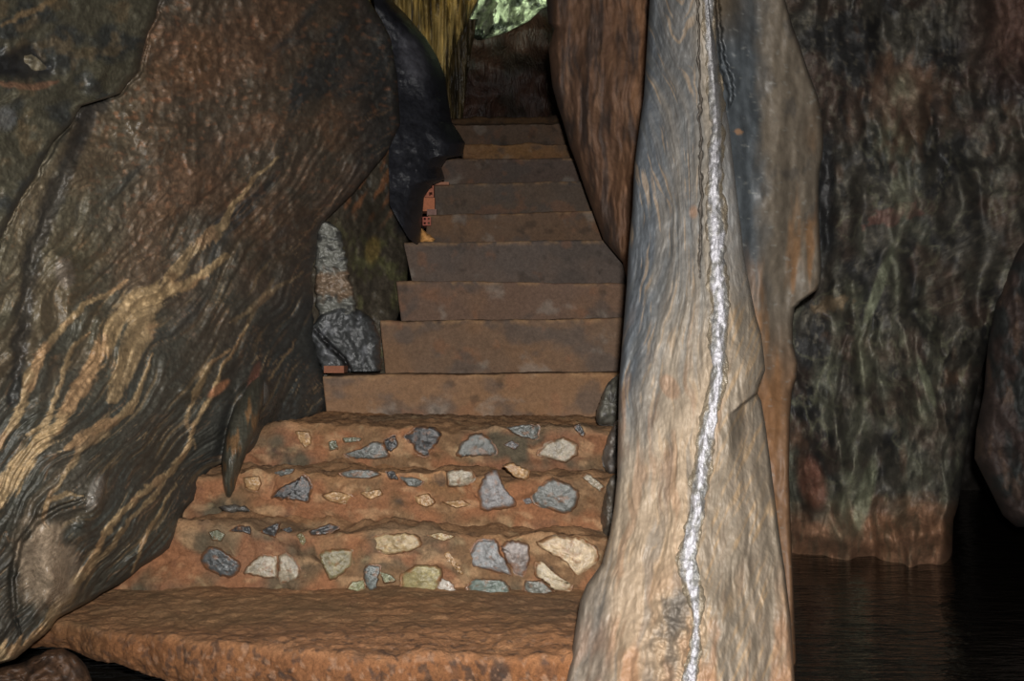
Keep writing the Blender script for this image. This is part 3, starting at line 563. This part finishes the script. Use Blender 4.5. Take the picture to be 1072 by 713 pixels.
# ---------------------------------------------------------------- WATER, FLOOR, CEILING
def flat(name, x0, x1, y0, y1, n, zf, mat, colf=None, thick=.02):
    xs = np.linspace(x0, x1, n); ys = np.linspace(y0, y1, n); X, Y = np.meshgrid(xs, ys); Z = zf(X, Y)
    V = np.stack([X, Y, Z], -1).reshape(-1, 3); Fc = gridfaces(n, n)
    col = colf(X, Y) if colf else np.zeros(X.shape + (3,)) + srgb(60, 44, 30)
    return mesh(name, V, Fc, mat, None, col)
WZ = -.25
mw = bpy.data.materials.new('dark_water'); mw.use_nodes = True; b = mw.node_tree.nodes['Principled BSDF']
b.inputs['Base Color'].default_value = (.009, .0075, .006, 1); b.inputs['Roughness'].default_value = .06; b.inputs['IOR'].default_value = 1.33
nz = mw.node_tree.nodes.new('ShaderNodeTexNoise'); nz.inputs['Scale'].default_value = 14; nz.inputs['Detail'].default_value = 3
tc = mw.node_tree.nodes.new('ShaderNodeTexCoord'); mpn = mw.node_tree.nodes.new('ShaderNodeMapping'); mpn.inputs['Scale'].default_value = (.6, 1.6, 1)
mw.node_tree.links.new(tc.outputs['Object'], mpn.inputs[0]); mw.node_tree.links.new(mpn.outputs[0], nz.inputs['Vector'])
bpn = mw.node_tree.nodes.new('ShaderNodeBump'); bpn.inputs['Strength'].default_value = .5; bpn.inputs['Distance'].default_value = .02
mw.node_tree.links.new(nz.outputs[0], bpn.inputs['Height']); mw.node_tree.links.new(bpn.outputs[0], b.inputs['Normal'])
tag(flat('water', -3.2, 6, .6, 9.5, 240, lambda X, Y: WZ + .004 * n2(X, Y, .25, .12, 210, 3), mw), 'black still water at the foot of the cave walls', 'water', kind='stuff')
flat('floor', -4, 7, -2, 14, 60, lambda X, Y: -1.0 + .1 * n2(X, Y, .8, .8, 211, 3), M_right)['kind'] = 'structure'
flat('ceiling', -4, 7, -2, 14, 90, lambda X, Y: 4.9 + .35 * n2(X, Y, 1.2, 1.2, 212, 4) + .0 * X, M_right)['kind'] = 'structure'

# ---------------------------------------------------------------- LANDING
def mortar(x, y, z, seed=0, base=(142, 98, 62)):
    p = np.stack([x, y, z], -1)
    c = np.zeros(x.shape + (3,)) + srgb(*base)
    c = mix(c, srgb(168, 104, 62), ss(-.05, .4, fbm(p * 3.1 + seed, 4)) * .7)
    c = mix(c, srgb(104, 84, 62), ss(.0, .4, fbm(p * 2.2 + 9 + seed, 4)) * .8)
    c = mix(c, srgb(196, 150, 104), ss(.35, .7, fbm(p * 16 + 3 + seed, 3)) * .5)
    c = mix(c, srgb(64, 54, 46), ss(.42, .68, fbm(p * 11 + 21 + seed, 3)) * .6)
    return c * (1 + .16 * fbm(p * 40, 2))[..., None] * np.array([.37, .54, .68])
fe = curve([(-2.2, 3.3), (-1.32, 3.26), (-1.15, 3.16), (-.9, 3.02), (-.6, 2.92), (-.2, 2.86), (.2, 2.82), (.9, 2.8)])
nx = 620; xs = np.linspace(-1.75, .33, nx)
prof_y = np.concatenate([np.linspace(1, 0.035, 150) ** 1.0, np.full(40, 0)])
rows = []
back = 3.95; r_ = .03
front = fe(xs) + .03 * n2(xs, 0 * xs, .35, 1, 220, 3) + .008 * n2(xs, 0 * xs, .06, 1, 221, 2)
th = np.interp(xs, [-1.4, -1.1, -.85, .2], [.085, .10, .15, .17]) + .012 * n2(xs, 0 * xs, .1, 1, 222, 3)
for k in np.linspace(0, 1, 170): rows.append((back + (front + r_ - back) * k, 0 * xs))
for a in np.linspace(0, math.pi / 2, 8)[1:]: rows.append((front + r_ - r_ * math.sin(a), 0 * xs - r_ * (1 - math.cos(a))))
for k in np.linspace(0, 1, 26)[1:]: rows.append((front + .012 * math.sin(k * 3.1) * -1 + .02 * k, -r_ - (th - r_) * k))
nvis = len(rows)
rows.append((front + .12, -th)); rows.append((0 * xs + back, -th))
YY = np.array([r[0] for r in rows]); ZZ = np.array([r[1] for r in rows]); XX = np.repeat(xs[None], len(rows), 0)
pp = np.stack([XX, YY, ZZ], -1)
LG = 1.35
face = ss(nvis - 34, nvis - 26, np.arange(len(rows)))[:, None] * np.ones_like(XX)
dz = .018 * fbm(pp * 1.7, 3) + .005 * fbm(pp * 12, 3) + .0015 * fbm(pp * 40, 2)
dz += .02 * ss(3.25, 3.0, YY) * fbm(pp * 6 + 5, 3) * .6 + .003 * fbm(pp * 22, 3)
dy = -face * (.020 * fbm(pp * 6 + 3, 3) + .007 * fbm(pp * 34 + 3, 3))
V = np.stack([XX, YY + dy, ZZ + dz], -1)
cc = mortar(XX, YY, ZZ, 1, (136, 100, 64))
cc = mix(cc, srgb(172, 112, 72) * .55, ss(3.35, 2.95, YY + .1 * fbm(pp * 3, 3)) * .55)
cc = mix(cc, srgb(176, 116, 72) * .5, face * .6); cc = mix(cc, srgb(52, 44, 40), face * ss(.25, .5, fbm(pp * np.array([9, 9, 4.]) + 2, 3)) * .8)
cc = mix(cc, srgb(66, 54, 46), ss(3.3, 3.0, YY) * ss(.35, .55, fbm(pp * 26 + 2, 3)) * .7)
cc = cc * (1 + (LG - 1) * (1 - face) - .3 * face)[..., None]  # top painted brighter against the grazing flash, front face painted darker
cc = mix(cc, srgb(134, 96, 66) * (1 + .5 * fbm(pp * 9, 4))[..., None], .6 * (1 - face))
cc = mix(cc, srgb(50, 42, 38), ss(3.5, 2.95, YY) * ss(.3, .5, fbm(pp * 34 + 12, 2)) * .6)
cc = mix(cc, srgb(130, 100, 78), ss(3.4, 2.95, YY) * ss(.35, .5, fbm(pp * 42 + 19, 2)) * .6)
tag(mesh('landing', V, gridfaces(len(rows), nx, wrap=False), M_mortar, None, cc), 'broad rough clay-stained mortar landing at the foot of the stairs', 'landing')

# ---------------------------------------------------------------- STAIRCASE
stair = empty('staircase', (-.3, 3.7, 0))
tag(stair, 'steep narrow staircase of rubble stone steps below and mud-stained concrete steps above', 'staircase')
SO = np.array(stair.location)
def zat(py, D): return H - (py - HY) / F * D
def xat(px, D): return (px - 536) / F * D
def step(name, D, top, bot, lt, lb, rt, rb_, back, rad, rough, colf, mat, seed, label, res=.0075, batter=0.0, backz=0.0):
    """top/bot: py of the nosing and foot as curves of px; lt/lb, rt/rb: px of the ends above and below"""
    z1 = zat(top(np.array(536.)), D); 
    X0, X1 = xat(lt, D), xat(rt, D); X2, X3 = xat(lb, D), xat(rb_, D)
    n = int((X1 - X0) / res) + 2; u = np.linspace(0, 1, n)
    px_t = lt + (rt - lt) * u
    zt = zat(top(px_t), D); zb = zat(bot(px_t), D) - .06
    xt = X0 + (X1 - X0) * u; xb = X2 + (X3 - X2) * u
    R_ = []
    m = max(6, int(back / .02))
    for k in np.linspace(0, 1, m): R_.append((xt, D + back + (rad - back) * k + 0 * u, zt + backz * (1 - k)))
    for a in np.linspace(0, math.pi / 2, 7)[1:]: R_.append((xt, D + rad - rad * math.sin(a) + 0 * u, zt - rad * (1 - math.cos(a))))
    hgt = (zt - rad - zb); m2 = int(np.mean(hgt) / res) + 2
    nn = len(R_)
    for k in np.linspace(0, 1, m2)[1:]: R_.append((xt + (xb - xt) * k, D - batter * k ** 1.5 + 0 * u, zt - rad - hgt * k))
    R_.append((xb, D + back + 0 * u, zb)); 
    XX = np.array([r[0] for r in R_]); YY = np.array([r[1] for r in R_]); ZZ = np.array([r[2] for r in R_])
    pp = np.stack([XX, YY, ZZ], -1) + seed * 1.7
    a1, a2, a3 = rough
    idx = np.arange(len(R_))[:, None]; fr = ss(nn - 8, nn - 1, idx) * np.ones_like(XX)
    dy = (a1 * fbm(pp * np.array([3, 3, 6]), 3) + a2 * fbm(pp * 12, 3) + a3 * fbm(pp * 45, 2)) * fr
    dz = (a1 * .7 * fbm(pp * 3 + 7, 3) + a2 * fbm(pp * 12 + 7, 3) + a3 * fbm(pp * 45 + 7, 2)) * (1 - .7 * fr)
    # worn chips out of the nosing
    dz -= np.exp(-((idx - nn) / 5.) ** 2) * np.maximum(fbm(pp * np.array([7., 0, 0]) + 3, 3) - .15, 0) * a2 * 6
    V = np.stack([XX, YY + dy, ZZ + dz], -1)
    Fc = gridfaces(len(R_), n, wrap=False)
    v = (zt[None] - ZZ) / np.maximum((zt - zb)[None], .01)
    cc = colf(XX, YY, ZZ, v, u[None] * np.ones_like(XX), fr)
    r, c_ = len(R_), n
    # close the ends, the back
    iL = [k * c_ for k in range(r)]; iR = [k * c_ + c_ - 1 for k in range(r)]
    o = mesh(name, V - SO, Fc, mat, stair, cc, np.clip(.25 + .6 * fbm(pp * 2.5, 3), 0, 1))
    import bmesh
    bm = bmesh.new(); bm.from_mesh(o.data); bm.verts.ensure_lookup_table()
    bm.faces.new([bm.verts[k] for k in iL]).smooth = False; bm.faces.new([bm.verts[k] for k in iR[::-1]]).smooth = False
    for k in range(c_ - 1):
        bm.faces.new([bm.verts[q] for q in (k, k + 1, (r - 1) * c_ + k + 1, (r - 1) * c_ + k)][::-1])
    bmesh.ops.recalc_face_normals(bm, faces=bm.faces)
    bm.to_mesh(o.data); bm.free()
    if label: o['label'] = label
    return o
def rubble_col(seed):
    def f(X, Y, Z, v, u, fr):
        c = mortar(X, Y, Z, seed, (152, 98, 62)); p = np.stack([X, Y, Z], -1)
        c = mix(c, srgb(176, 112, 76) * .55, fr * .45 * ss(-.2, .3, fbm(p * 6 + seed, 3)))
        c = mix(c * (1 + .9 * (1 - fr))[..., None], srgb(140, 106, 76), (1 - fr) * .5)  # treads painted lighter, to offset the flash grazing them
        c = mix(c, srgb(200, 162, 122) * .6, fr * ss(.2, .5, fbm(p * np.array([9, 9, 16]) + seed + 4, 3)) * .4)
        return c
    return f
def conc_col(base, seed, warm=.3, stain=.5):
    def f(X, Y, Z, v, u, fr):
        p = np.stack([X, Y, Z], -1) + seed
        c = np.zeros(X.shape + (3,)) + srgb(*base)
        c = mix(c, srgb(150, 112, 80), warm * ss(-.1, .4, fbm(p * 3, 4)))
        c = mix(c, srgb(92, 84, 80), 1.2 * stain * ss(.05, .4, fbm(p * np.array([4, 4, 5.]) + 5, 4)))
        c = mix(c, srgb(150, 104, 76), .35 * ss(.3, .6, fbm(p * 7 + 11, 4)))
        c = mix(c, srgb(168, 160, 152), .35 * ss(.3, .6, fbm(p * 5.5 + 31, 5)))
        c = mix(c, srgb(58, 50, 44), .45 * ss(.3, .6, fbm(p * 9 + 41, 5)))
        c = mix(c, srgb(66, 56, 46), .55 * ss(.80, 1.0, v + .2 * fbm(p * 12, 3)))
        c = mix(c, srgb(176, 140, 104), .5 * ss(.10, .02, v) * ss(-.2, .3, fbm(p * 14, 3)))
        return c * (1 + .14 * fbm(p * 30, 3))[..., None] * np.array([.56, .55, .52]) * (1 - .048 * max(0, seed - 20) / 3)  # dimming up the stairs is put into the colour, step by step
    return f
D1, D2, D3, D4 = 3.70, 3.98, 4.31, 5.0
def flatc(a, b=None, x0=190, x1=660): b = a if b is None else b; return curve([(x0, a), (x1, b)])
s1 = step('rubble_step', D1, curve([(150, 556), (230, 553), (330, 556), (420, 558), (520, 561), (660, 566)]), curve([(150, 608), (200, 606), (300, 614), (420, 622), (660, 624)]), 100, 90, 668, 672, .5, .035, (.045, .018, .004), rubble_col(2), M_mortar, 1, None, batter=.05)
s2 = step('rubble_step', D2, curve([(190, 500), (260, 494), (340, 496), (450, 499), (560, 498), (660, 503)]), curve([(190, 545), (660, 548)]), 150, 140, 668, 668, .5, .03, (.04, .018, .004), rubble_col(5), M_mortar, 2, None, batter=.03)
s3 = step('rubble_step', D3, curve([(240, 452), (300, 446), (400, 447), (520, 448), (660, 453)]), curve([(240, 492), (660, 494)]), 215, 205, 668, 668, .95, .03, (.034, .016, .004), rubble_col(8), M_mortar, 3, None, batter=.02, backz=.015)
CS = [  # D, top(l,r), bottom, left top, left bottom, right top, right bottom, base colour, warm
    (D4, 393, 390, 438, 338, 344, 662, 662, (140, 108, 82), .5),
    (5.28, 336, 333, 392, 398, 405, 662, 662, (122, 98, 80), .3),
    (5.6, 294, 296, 338, 415, 422, 664, 664, (122, 98, 84), .2),
    (5.9, 254, 251, 300, 423, 435, 662, 666, (106, 94, 88), .1),
    (6.2, 225, 220, 258, 448, 443, 664, 664, (116, 92, 74), .25),
    (6.5, 193, 188, 228, 455, 455, 664, 664, (104, 90, 80), .1),
    (6.8, 166, 165, 196, 461, 467, 664, 664, (102, 86, 78), .1),
    (7.2, 152, 150, 172, 485, 485, 664, 664, (150, 112, 74), .8),
    (7.5, 128, 124, 156, 473, 484, 664, 664, (112, 92, 78), .2)]
csteps = []
for i, (D, ta, tb, bt, l1, l2, r1, r2, base, warm) in enumerate(CS):
    rs = (.010, .003, .0015) if i not in (7,) else (.02, .010, .003)
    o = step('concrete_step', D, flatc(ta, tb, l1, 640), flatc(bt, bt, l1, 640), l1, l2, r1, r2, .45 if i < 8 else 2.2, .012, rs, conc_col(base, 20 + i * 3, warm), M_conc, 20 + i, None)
    csteps.append(o)
    if i == 7: o['label'] = 'ochre crumbling step edge'
# tan crumbled lip on the top step
step('stone_lip', 7.46, curve([(470, 125), (500, 121), (560, 122), (592, 118)]), flatc(121, 119, 470, 600), 472, 476, 640, 640, .3, .02, (.02, .012, .004), conc_col((160, 120, 80), 70, .6, .2), M_mortar, 71, 'tan crumbled lip along the top step')

# stones set in the risers
rng = np.random.RandomState(3)
crops = {'A': (180, 380, 4.268), 'B': (400, 410, 4.123), 'C': (180, 510, 4.268), 'D': (400, 530, 4.123)}
BL, DK, PA, TN, OL, LI, GG, WH = (104, 107, 106), (66, 67, 70), (164, 154, 138), (178, 144, 106), (130, 122, 94), (126, 124, 128), (116, 118, 102), (200, 194, 190)
ST = [
 ('A', BL, [(760, 410), (850, 380), (900, 350), (950, 360), (975, 420), (900, 430), (800, 425)]), ('A', DK, [(945, 345), (1000, 318), (1012, 370), (975, 400), (955, 385)]),
 ('A', TN, [(552, 305), (615, 305), (625, 360), (595, 385), (565, 345)]), ('A', GG, [(700, 350), (735, 345), (745, 385), (705, 392)]), ('A', GG, [(760, 335), (800, 330), (850, 335), (845, 350), (770, 358)]),
 ('B', DK, [(90, 195), (150, 150), (230, 155), (262, 190), (240, 215), (195, 285), (150, 275), (130, 225)]), ('B', BL, [(318, 282), (335, 230), (390, 180), (450, 185), (502, 250), (495, 275)]),
 ('B', LI, [(525, 230), (560, 208), (592, 230), (572, 252)]), ('B', BL, [(530, 155), (600, 140), (682, 143), (678, 205), (645, 208), (575, 185)]), ('B', PA, [(662, 272), (700, 225), (790, 195), (840, 228), (848, 270), (790, 308), (720, 288)]),
 ('B', DK, [(822, 150), (850, 135), (880, 185), (860, 195)]),
 ('A', DK, [(438, 602), (480, 555), (560, 520), (588, 488), (628, 540), (612, 628), (520, 612)]), ('A', BL, [(458, 490), (500, 475), (552, 472), (540, 492), (485, 508)]), ('A', TN, [(315, 512), (390, 505), (402, 545), (380, 577), (330, 562)]),
 ('A', TN, [(668, 592), (720, 572), (800, 588), (832, 620), (760, 632), (700, 618)]), ('A', TN, [(838, 580), (930, 562), (945, 590), (880, 612)]), ('A', BL, [(742, 492), (800, 476), (900, 478), (938, 500), (880, 517), (770, 512)]),
 ('A', DK, [(955, 482), (1000, 498), (1012, 522), (968, 517)]), ('A', BL, [(1018, 508), (1067, 515), (1095, 548), (1040, 535)]),
 ('B', BL, [(85, 372), (130, 368), (185, 390), (155, 412), (110, 408)]), ('B', PA, [(278, 350), (320, 333), (390, 342), (408, 380), (360, 406), (283, 412)]), ('B', LI, [(412, 432), (440, 368), (478, 336), (502, 348), (530, 420), (585, 482), (562, 500), (430, 514)]),
 ('B', TN, [(518, 320), (560, 306), (642, 345), (622, 382), (578, 372)]), ('B', BL, [(638, 450), (680, 400), (740, 373), (810, 400), (852, 432), (835, 500), (800, 528), (740, 512), (660, 492)]),
 ('B', LI, [(608, 464), (640, 456), (648, 482), (618, 488)]), ('B', PA, [(862, 366), (892, 356), (958, 408), (942, 434), (900, 402)]), ('B', TN, [(138, 452), (200, 438), (235, 480), (190, 502), (150, 482)]), ('B', TN, [(258, 476), (350, 468), (385, 490), (320, 504)]),
 ('B', DK, [(20, 345), (50, 340), (70, 375), (35, 380)]),
 ('C', (78, 82, 86), [(128, 320), (158, 272), (210, 266), (242, 300), (302, 330), (304, 370), (262, 408), (200, 388), (148, 362)]), ('C', PA, [(318, 382), (370, 320), (420, 298), (466, 308), (474, 402), (430, 408), (350, 393)]),
 ('C', PA, [(478, 302), (520, 298), (562, 338), (578, 372), (560, 417), (490, 433), (474, 410)]), ('C', OL, [(650, 300), (690, 278), (815, 278), (805, 350), (745, 402), (700, 418), (680, 360)]),
 ('C', GG, [(162, 202), (200, 188), (238, 210), (222, 243), (178, 238)]), ('C', DK, [(250, 198), (300, 168), (352, 178), (354, 212), (320, 200)]), ('C', DK, [(392, 200), (430, 175), (485, 158), (462, 228)]),
 ('C', DK, [(485, 188), (530, 176), (545, 195), (520, 205)]), ('C', OL, [(553, 216), (580, 198), (602, 240), (582, 268)]), ('C', DK, [(612, 197), (700, 163), (755, 180), (705, 208), (620, 218)]),
 ('C', (176, 156, 122), [(862, 232), (950, 210), (1085, 205), (1125, 258), (1060, 290), (960, 303), (888, 272)]), ('C', (100, 107, 108), [(855, 372), (880, 343), (935, 350), (922, 400), (915, 455), (880, 467), (862, 430)]), ('C', (150, 152, 122), [(780, 455), (800, 425), (858, 415), (872, 466), (830, 468)]),
 ('C', (146, 150, 128), [(930, 378), (980, 390), (1003, 420), (948, 432)]), 
 ('D', (176, 156, 122), [(192, 126), (250, 112), (318, 130), (262, 152)]), ('D', (156, 146, 108), [(85, 292), (150, 253), (250, 258), (262, 300), (222, 388), (130, 390), (78, 352)]), ('D', WH, [(230, 350), (260, 308), (302, 330), (334, 382), (280, 388)]),
 ('D', (124, 126, 130), [(376, 205), (400, 150), (490, 138), (510, 200), (568, 300), (480, 283), (378, 255)]), ('D', (140, 130, 128), [(512, 170), (560, 148), (632, 163), (638, 230), (612, 308), (576, 298), (530, 222)]),
 ('D', (110, 122, 118), [(358, 348), (400, 313), (520, 318), (553, 350), (553, 384), (380, 388)]), ('D', (124, 126, 122), [(616, 322), (690, 320), (742, 370), (640, 392), (612, 352)]), ('D', (190, 176, 152), [(658, 250), (690, 233), (722, 268), (824, 342), (812, 368), (750, 368), (704, 322), (660, 302)]),
 ('D', (202, 180, 150), [(663, 155), (730, 128), (850, 132), (934, 190), (932, 242), (852, 313), (822, 292), (800, 242), (700, 192)]), ('D', TN, [(263, 212), (285, 188), (354, 290), (342, 304)]),
]
def stone(outl, D, base, parent, seed, prot=.022, label=None):
    a = np.array(outl, float); cen = a.mean(0)
    # resample the outline
    seg_ = np.roll(a, -1, 0) - a; L = np.hypot(*seg_.T); cum = np.concatenate([[0], np.cumsum(L)]); n = 40
    t = np.linspace(0, cum[-1], n, endpoint=False); k = np.searchsorted(cum, t, 'right') - 1; q = a[k] + seg_[k] * ((t - cum[k]) / L[k])[:, None]
    q = (np.roll(q, 1, 0) + q * 2 + np.roll(q, -1, 0)) / 4
    q += np.stack([n2(q[:, 0], q[:, 1], 3.2, 3.2, 230 + seed, 2), n2(q[:, 0], q[:, 1], 3.2, 3.2, 330 + seed, 2)], 1) * min(1.5, np.ptp(a[:, 1]) * .06)
    tl = rng.uniform(-1, 1, 2) * .012; sz = math.sqrt(abs(np.ptp(a[:, 0]) * np.ptp(a[:, 1]))); pr = prot * min(1.3, .55 + sz / 30)
    prof = [(1.05, .05), (1.05, .004), (1.01, -.4 * pr), (.97, -.75 * pr), (.92, -.95 * pr)] + [(k_, -1.05 * pr) for k_ in (.84, .75, .66, .57, .48, .39, .3, .2, .1)]
    V = []; cl_ = []
    pl_ = [(rng.normal(size=2) * .9, rng.uniform(-.15, .35)) for _ in range(5)]
    for s, dd in prof:
        r = cen + (q - cen) * s
        fac = .016 * min(1, sz / 26) * np.max([(r - cen) / max(sz, 6) @ g_ - o_ for g_, o_ in pl_], 0) + .003 * n2(r[:, 0], r[:, 1], 3, 3, 440 + seed, 2)
        Dv = D + dd + (fac + (r - cen) @ tl / max(sz, 8) if s < 1.01 else 0)
        V.append(P(r[:, 0], r[:, 1], Dv)); 
        c = np.zeros((n, 3)) + srgb(*base)
        c = mix(c, srgb(*base) * 1.55, ss(.1, .4, n2(r[:, 0], r[:, 1], 6, 6, 450 + seed, 3)) * .6); c = mix(c, srgb(*base) * .55, ss(.1, .4, n2(r[:, 0], r[:, 1], 5, 8, 460 + seed, 3)) * .6)
        c = mix(c, srgb(150, 104, 72), .9 * ss(.84, 1.04, s + .14 * n2(r[:, 0], r[:, 1], 5, 5, 470 + seed, 2)) + .5 * ss(.2, .55, n2(r[:, 0], r[:, 1], 6, 6, 480 + seed, 3)))
        cl_.append(c)
    V = np.concatenate(V + [P(cen[0], cen[1], D - 1.12 * pr)[None]]); cl_ = np.concatenate(cl_ + [srgb(*base)[None]]) * np.array([.52, .51, .47])
    m = len(prof); Fc = [tuple(int(x) for x in f) for f in gridfaces(m, n, wrap=True)]
    Fc += [((m - 1) * n + i, (m - 1) * n + (i + 1) % n, m * n) for i in range(n)] + [tuple(range(n))[::-1]]
    o = mesh('rubble_stone', V - SO, Fc, M_stone, None, cl_, np.full(len(V), .9 if base == WH else .45 + .3 * rng.rand()))
    o.parent = parent
    if label: o['label'] = label
    return o
names = {BL: 'blue grey stone', DK: 'dark grey stone', PA: 'pale grey stone', TN: 'tan stone', OL: 'olive grey stone', LI: 'lilac grey stone', GG: 'green grey stone', WH: 'glossy white stone'}
for i, (cr, base, pts) in enumerate(ST):
    ox, oy, s = crops[cr]; q = [(ox + x / s, oy + y / s) for x, y in pts]; cy = np.mean([p[1] for p in q])
    if cy < 489: par, D, z0, z1 = s3, D3 - .004, 450, 490
    elif cy < 545: par, D, z0, z1 = s2, D2 - .008, 498, 545
    else: par, D, z0, z1 = s1, D1 - .05 * ss(575, 620, cy) ** 1, 556, 616
    lab = names.get(base) or ('bluish stone' if base[2] >= base[0] else 'beige stone')
    stone(q, D, base, par, i, label=lab)

# exposed clay bricks at the left end of the steps
def brick(px0, py0, px1, py1, D, col, holes, parent, depth=.12):
    a = P(px0, py1, D); bq = P(px1, py0, D); x0, z0, x1, z1 = a[0], a[2], bq[0], bq[2]
    m = max(holes, 1); V = []; Fc = []; cl_ = []
    xs_ = [x0]; zs_ = [z0]
    if holes:
        for k in range(m):
            wq = (x1 - x0) / m; xs_ += [x0 + wq * (k + .24), x0 + wq * (k + .78)]
            wq = (z1 - z0) / m; zs_ += [z0 + wq * (k + .24), z0 + wq * (k + .78)]
    xs_.append(x1); zs_.append(z1)
    nx_, nz_ = len(xs_), len(zs_)
    def vid(x, y, z): V.append((x, y, z)); cl_.append(col); return len(V) - 1
    for i in range(nx_ - 1):
        for j in range(nz_ - 1):
            X0, X1, Z0, Z1 = xs_[i], xs_[i + 1], zs_[j], zs_[j + 1]; hole = holes and i % 2 == 1 and j % 2 == 1
            if not hole: Fc.append([vid(X0, D, Z0), vid(X1, D, Z0), vid(X1, D, Z1), vid(X0, D, Z1)])
            else:
                Y2 = D + depth * .9
                Fc.append([vid(X0, D, Z0), vid(X0, Y2, Z0), vid(X0, Y2, Z1), vid(X0, D, Z1)]); Fc.append([vid(X1, D, Z0), vid(X1, D, Z1), vid(X1, Y2, Z1), vid(X1, Y2, Z0)])
                Fc.append([vid(X0, D, Z0), vid(X1, D, Z0), vid(X1, Y2, Z0), vid(X0, Y2, Z0)]); Fc.append([vid(X0, D, Z1), vid(X0, Y2, Z1), vid(X1, Y2, Z1), vid(X1, D, Z1)])
                Fc.append([vid(X0, Y2, Z0), vid(X0, Y2, Z1), vid(X1, Y2, Z1), vid(X1, Y2, Z0)])
    Y2 = D + depth
    Fc += [[vid(x0, D, z0), vid(x0, D, z1), vid(x0, Y2, z1), vid(x0, Y2, z0)], [vid(x1, D, z0), vid(x1, Y2, z0), vid(x1, Y2, z1), vid(x1, D, z1)],
           [vid(x0, D, z1), vid(x1, D, z1), vid(x1, Y2, z1), vid(x0, Y2, z1)], [vid(x0, D, z0), vid(x0, Y2, z0), vid(x1, Y2, z0), vid(x1, D, z0)], [vid(x0, Y2, z0), vid(x0, Y2, z1), vid(x1, Y2, z1), vid(x1, Y2, z0)]]
    o = mesh('clay_brick', np.array(V) - SO, Fc, M_brick, None, np.array(cl_), None, smooth=False); o.parent = parent; o['label'] = 'orange clay brick showing at the step end'; return o
brick(441.5, 193, 454, 206.5, 6.46, srgb(140, 84, 64), 2, csteps[5]); brick(441, 207, 455, 221, 6.45, srgb(150, 92, 64), 0, csteps[5]); brick(447, 219, 457, 226, 6.44, srgb(112, 86, 78), 0, csteps[5])
brick(442.5, 227, 451, 236, 6.17, srgb(140, 78, 64), 2, csteps[4]); brick(452, 190.5, 470, 193.5, 6.46, srgb(130, 90, 70), 0, csteps[5]); brick(339, 383, 360, 390.5, 4.99, srgb(112, 70, 50), 0, csteps[0])
# broken triangular chip
def lump(name, outl, D, base, label, cat, seed, depth=.12, mat=M_stone, wetv=.4, parent=None, alt=None):
    a = np.array(outl, float); cen = a.mean(0); n = 56
    sg = np.roll(a, -1, 0) - a; L = np.hypot(*sg.T); cum = np.concatenate([[0], np.cumsum(L)])
    t = np.linspace(0, cum[-1], n, endpoint=False); k = np.searchsorted(cum, t, 'right') - 1; q = a[k] + sg[k] * ((t - cum[k]) / L[k])[:, None]
    q = (np.roll(q, 1, 0) + q * 2 + np.roll(q, -1, 0)) / 4
    q += np.stack([n2(q[:, 0], q[:, 1], 5, 5, 500 + seed, 3), n2(q[:, 0], q[:, 1], 5, 5, 510 + seed, 3)], 1) * 1.6
    V = []; cl_ = []; S = [(.6, 1), (.9, .8), (1, .5)] + [(math.cos(b_), .5 - .5 * math.sin(b_)) for b_ in np.linspace(.12, 1.5, 14)]
    for s, dd in S:
        r = cen + (q - cen) * s; Dv = D + (dd - .5) * depth + depth * .22 * n2(r[:, 0], r[:, 1], 12, 16, 520 + seed, 4) * (dd < .5)
        V.append(P(r[:, 0], r[:, 1], Dv))
        c = np.zeros((n, 3)) + srgb(*base); c = mix(c, srgb(*(alt or base)) * (1 if alt else .5), ss(0, .35, n2(r[:, 0], r[:, 1], 8, 12, 530 + seed, 4)) * .8)
        cl_.append(c * (1 + .3 * n2(r[:, 0], r[:, 1], 3, 4, 540 + seed, 2))[:, None])
    V = np.concatenate(V); cl_ = np.concatenate(cl_); m = len(S)
    Fc = [tuple(int(x) for x in f) for f in gridfaces(m, n, wrap=True)] + [tuple(range(n))[::-1], tuple(range((m - 1) * n, m * n))]
    if parent is not None: V = V - SO
    o = mesh(name, V, Fc, mat, parent, cl_, np.full(len(V), wetv))
    if parent is not None: o['label'] = label
    else: tag(o, label, cat, 'rocks wedged between the stairs and the pillar' if name == 'wedged_rock' else None)
    return o
lump('brick_shard', [(440, 238), (444, 241), (456, 251), (455, 254), (440, 254)], 6.14, (176, 128, 74), 'broken tan brick shard', None, 1, .08, M_brick, .1, parent=csteps[4])
# rocks wedged between steps and pillar
lump('wedged_rock', [(632, 408), (640, 398), (655, 385), (660, 440), (645, 446), (626, 445), (623, 436)], 4.55, (86, 84, 76), 'small grey rock wedged against the pillar beside the lowest concrete step', 'rock', 2, .2, alt=(54, 52, 50))
lump('wedged_rock', [(645, 440), (656, 438), (660, 500), (634, 494), (630, 480), (634, 462)], 4.22, (96, 90, 84), 'dark grey rock with a pale foot between pillar and uppermost rubble step', 'rock', 3, .2, alt=(52, 50, 48))
lump('wedged_rock', [(638, 500), (652, 494), (655, 570), (640, 572), (632, 560), (628, 545), (632, 522)], 3.95, (70, 64, 56), 'dark brown rock between pillar and the middle rubble step', 'rock', 4, .18, alt=(48, 44, 42))
# loose flat stones lying on the treads
lump('flat_stone', [(228, 531), (243, 528), (259, 530), (262, 535), (248, 537), (236, 536)], 3.93, (74, 72, 68), 'flat dark stone lying on the lowest rubble tread below the pointed rock', 'stone', 5, .06)
# wet rock under the landing on the left
lump('wet_rock', [(-60, 715), (-20, 700), (20, 696), (42, 684), (62, 676), (84, 688), (98, 712), (90, 780), (-60, 780)], 3.3, (84, 62, 46), 'wet brown rock below the left end of the landing', 'rock', 6, .4, M_left, .3, alt=(50, 40, 34))
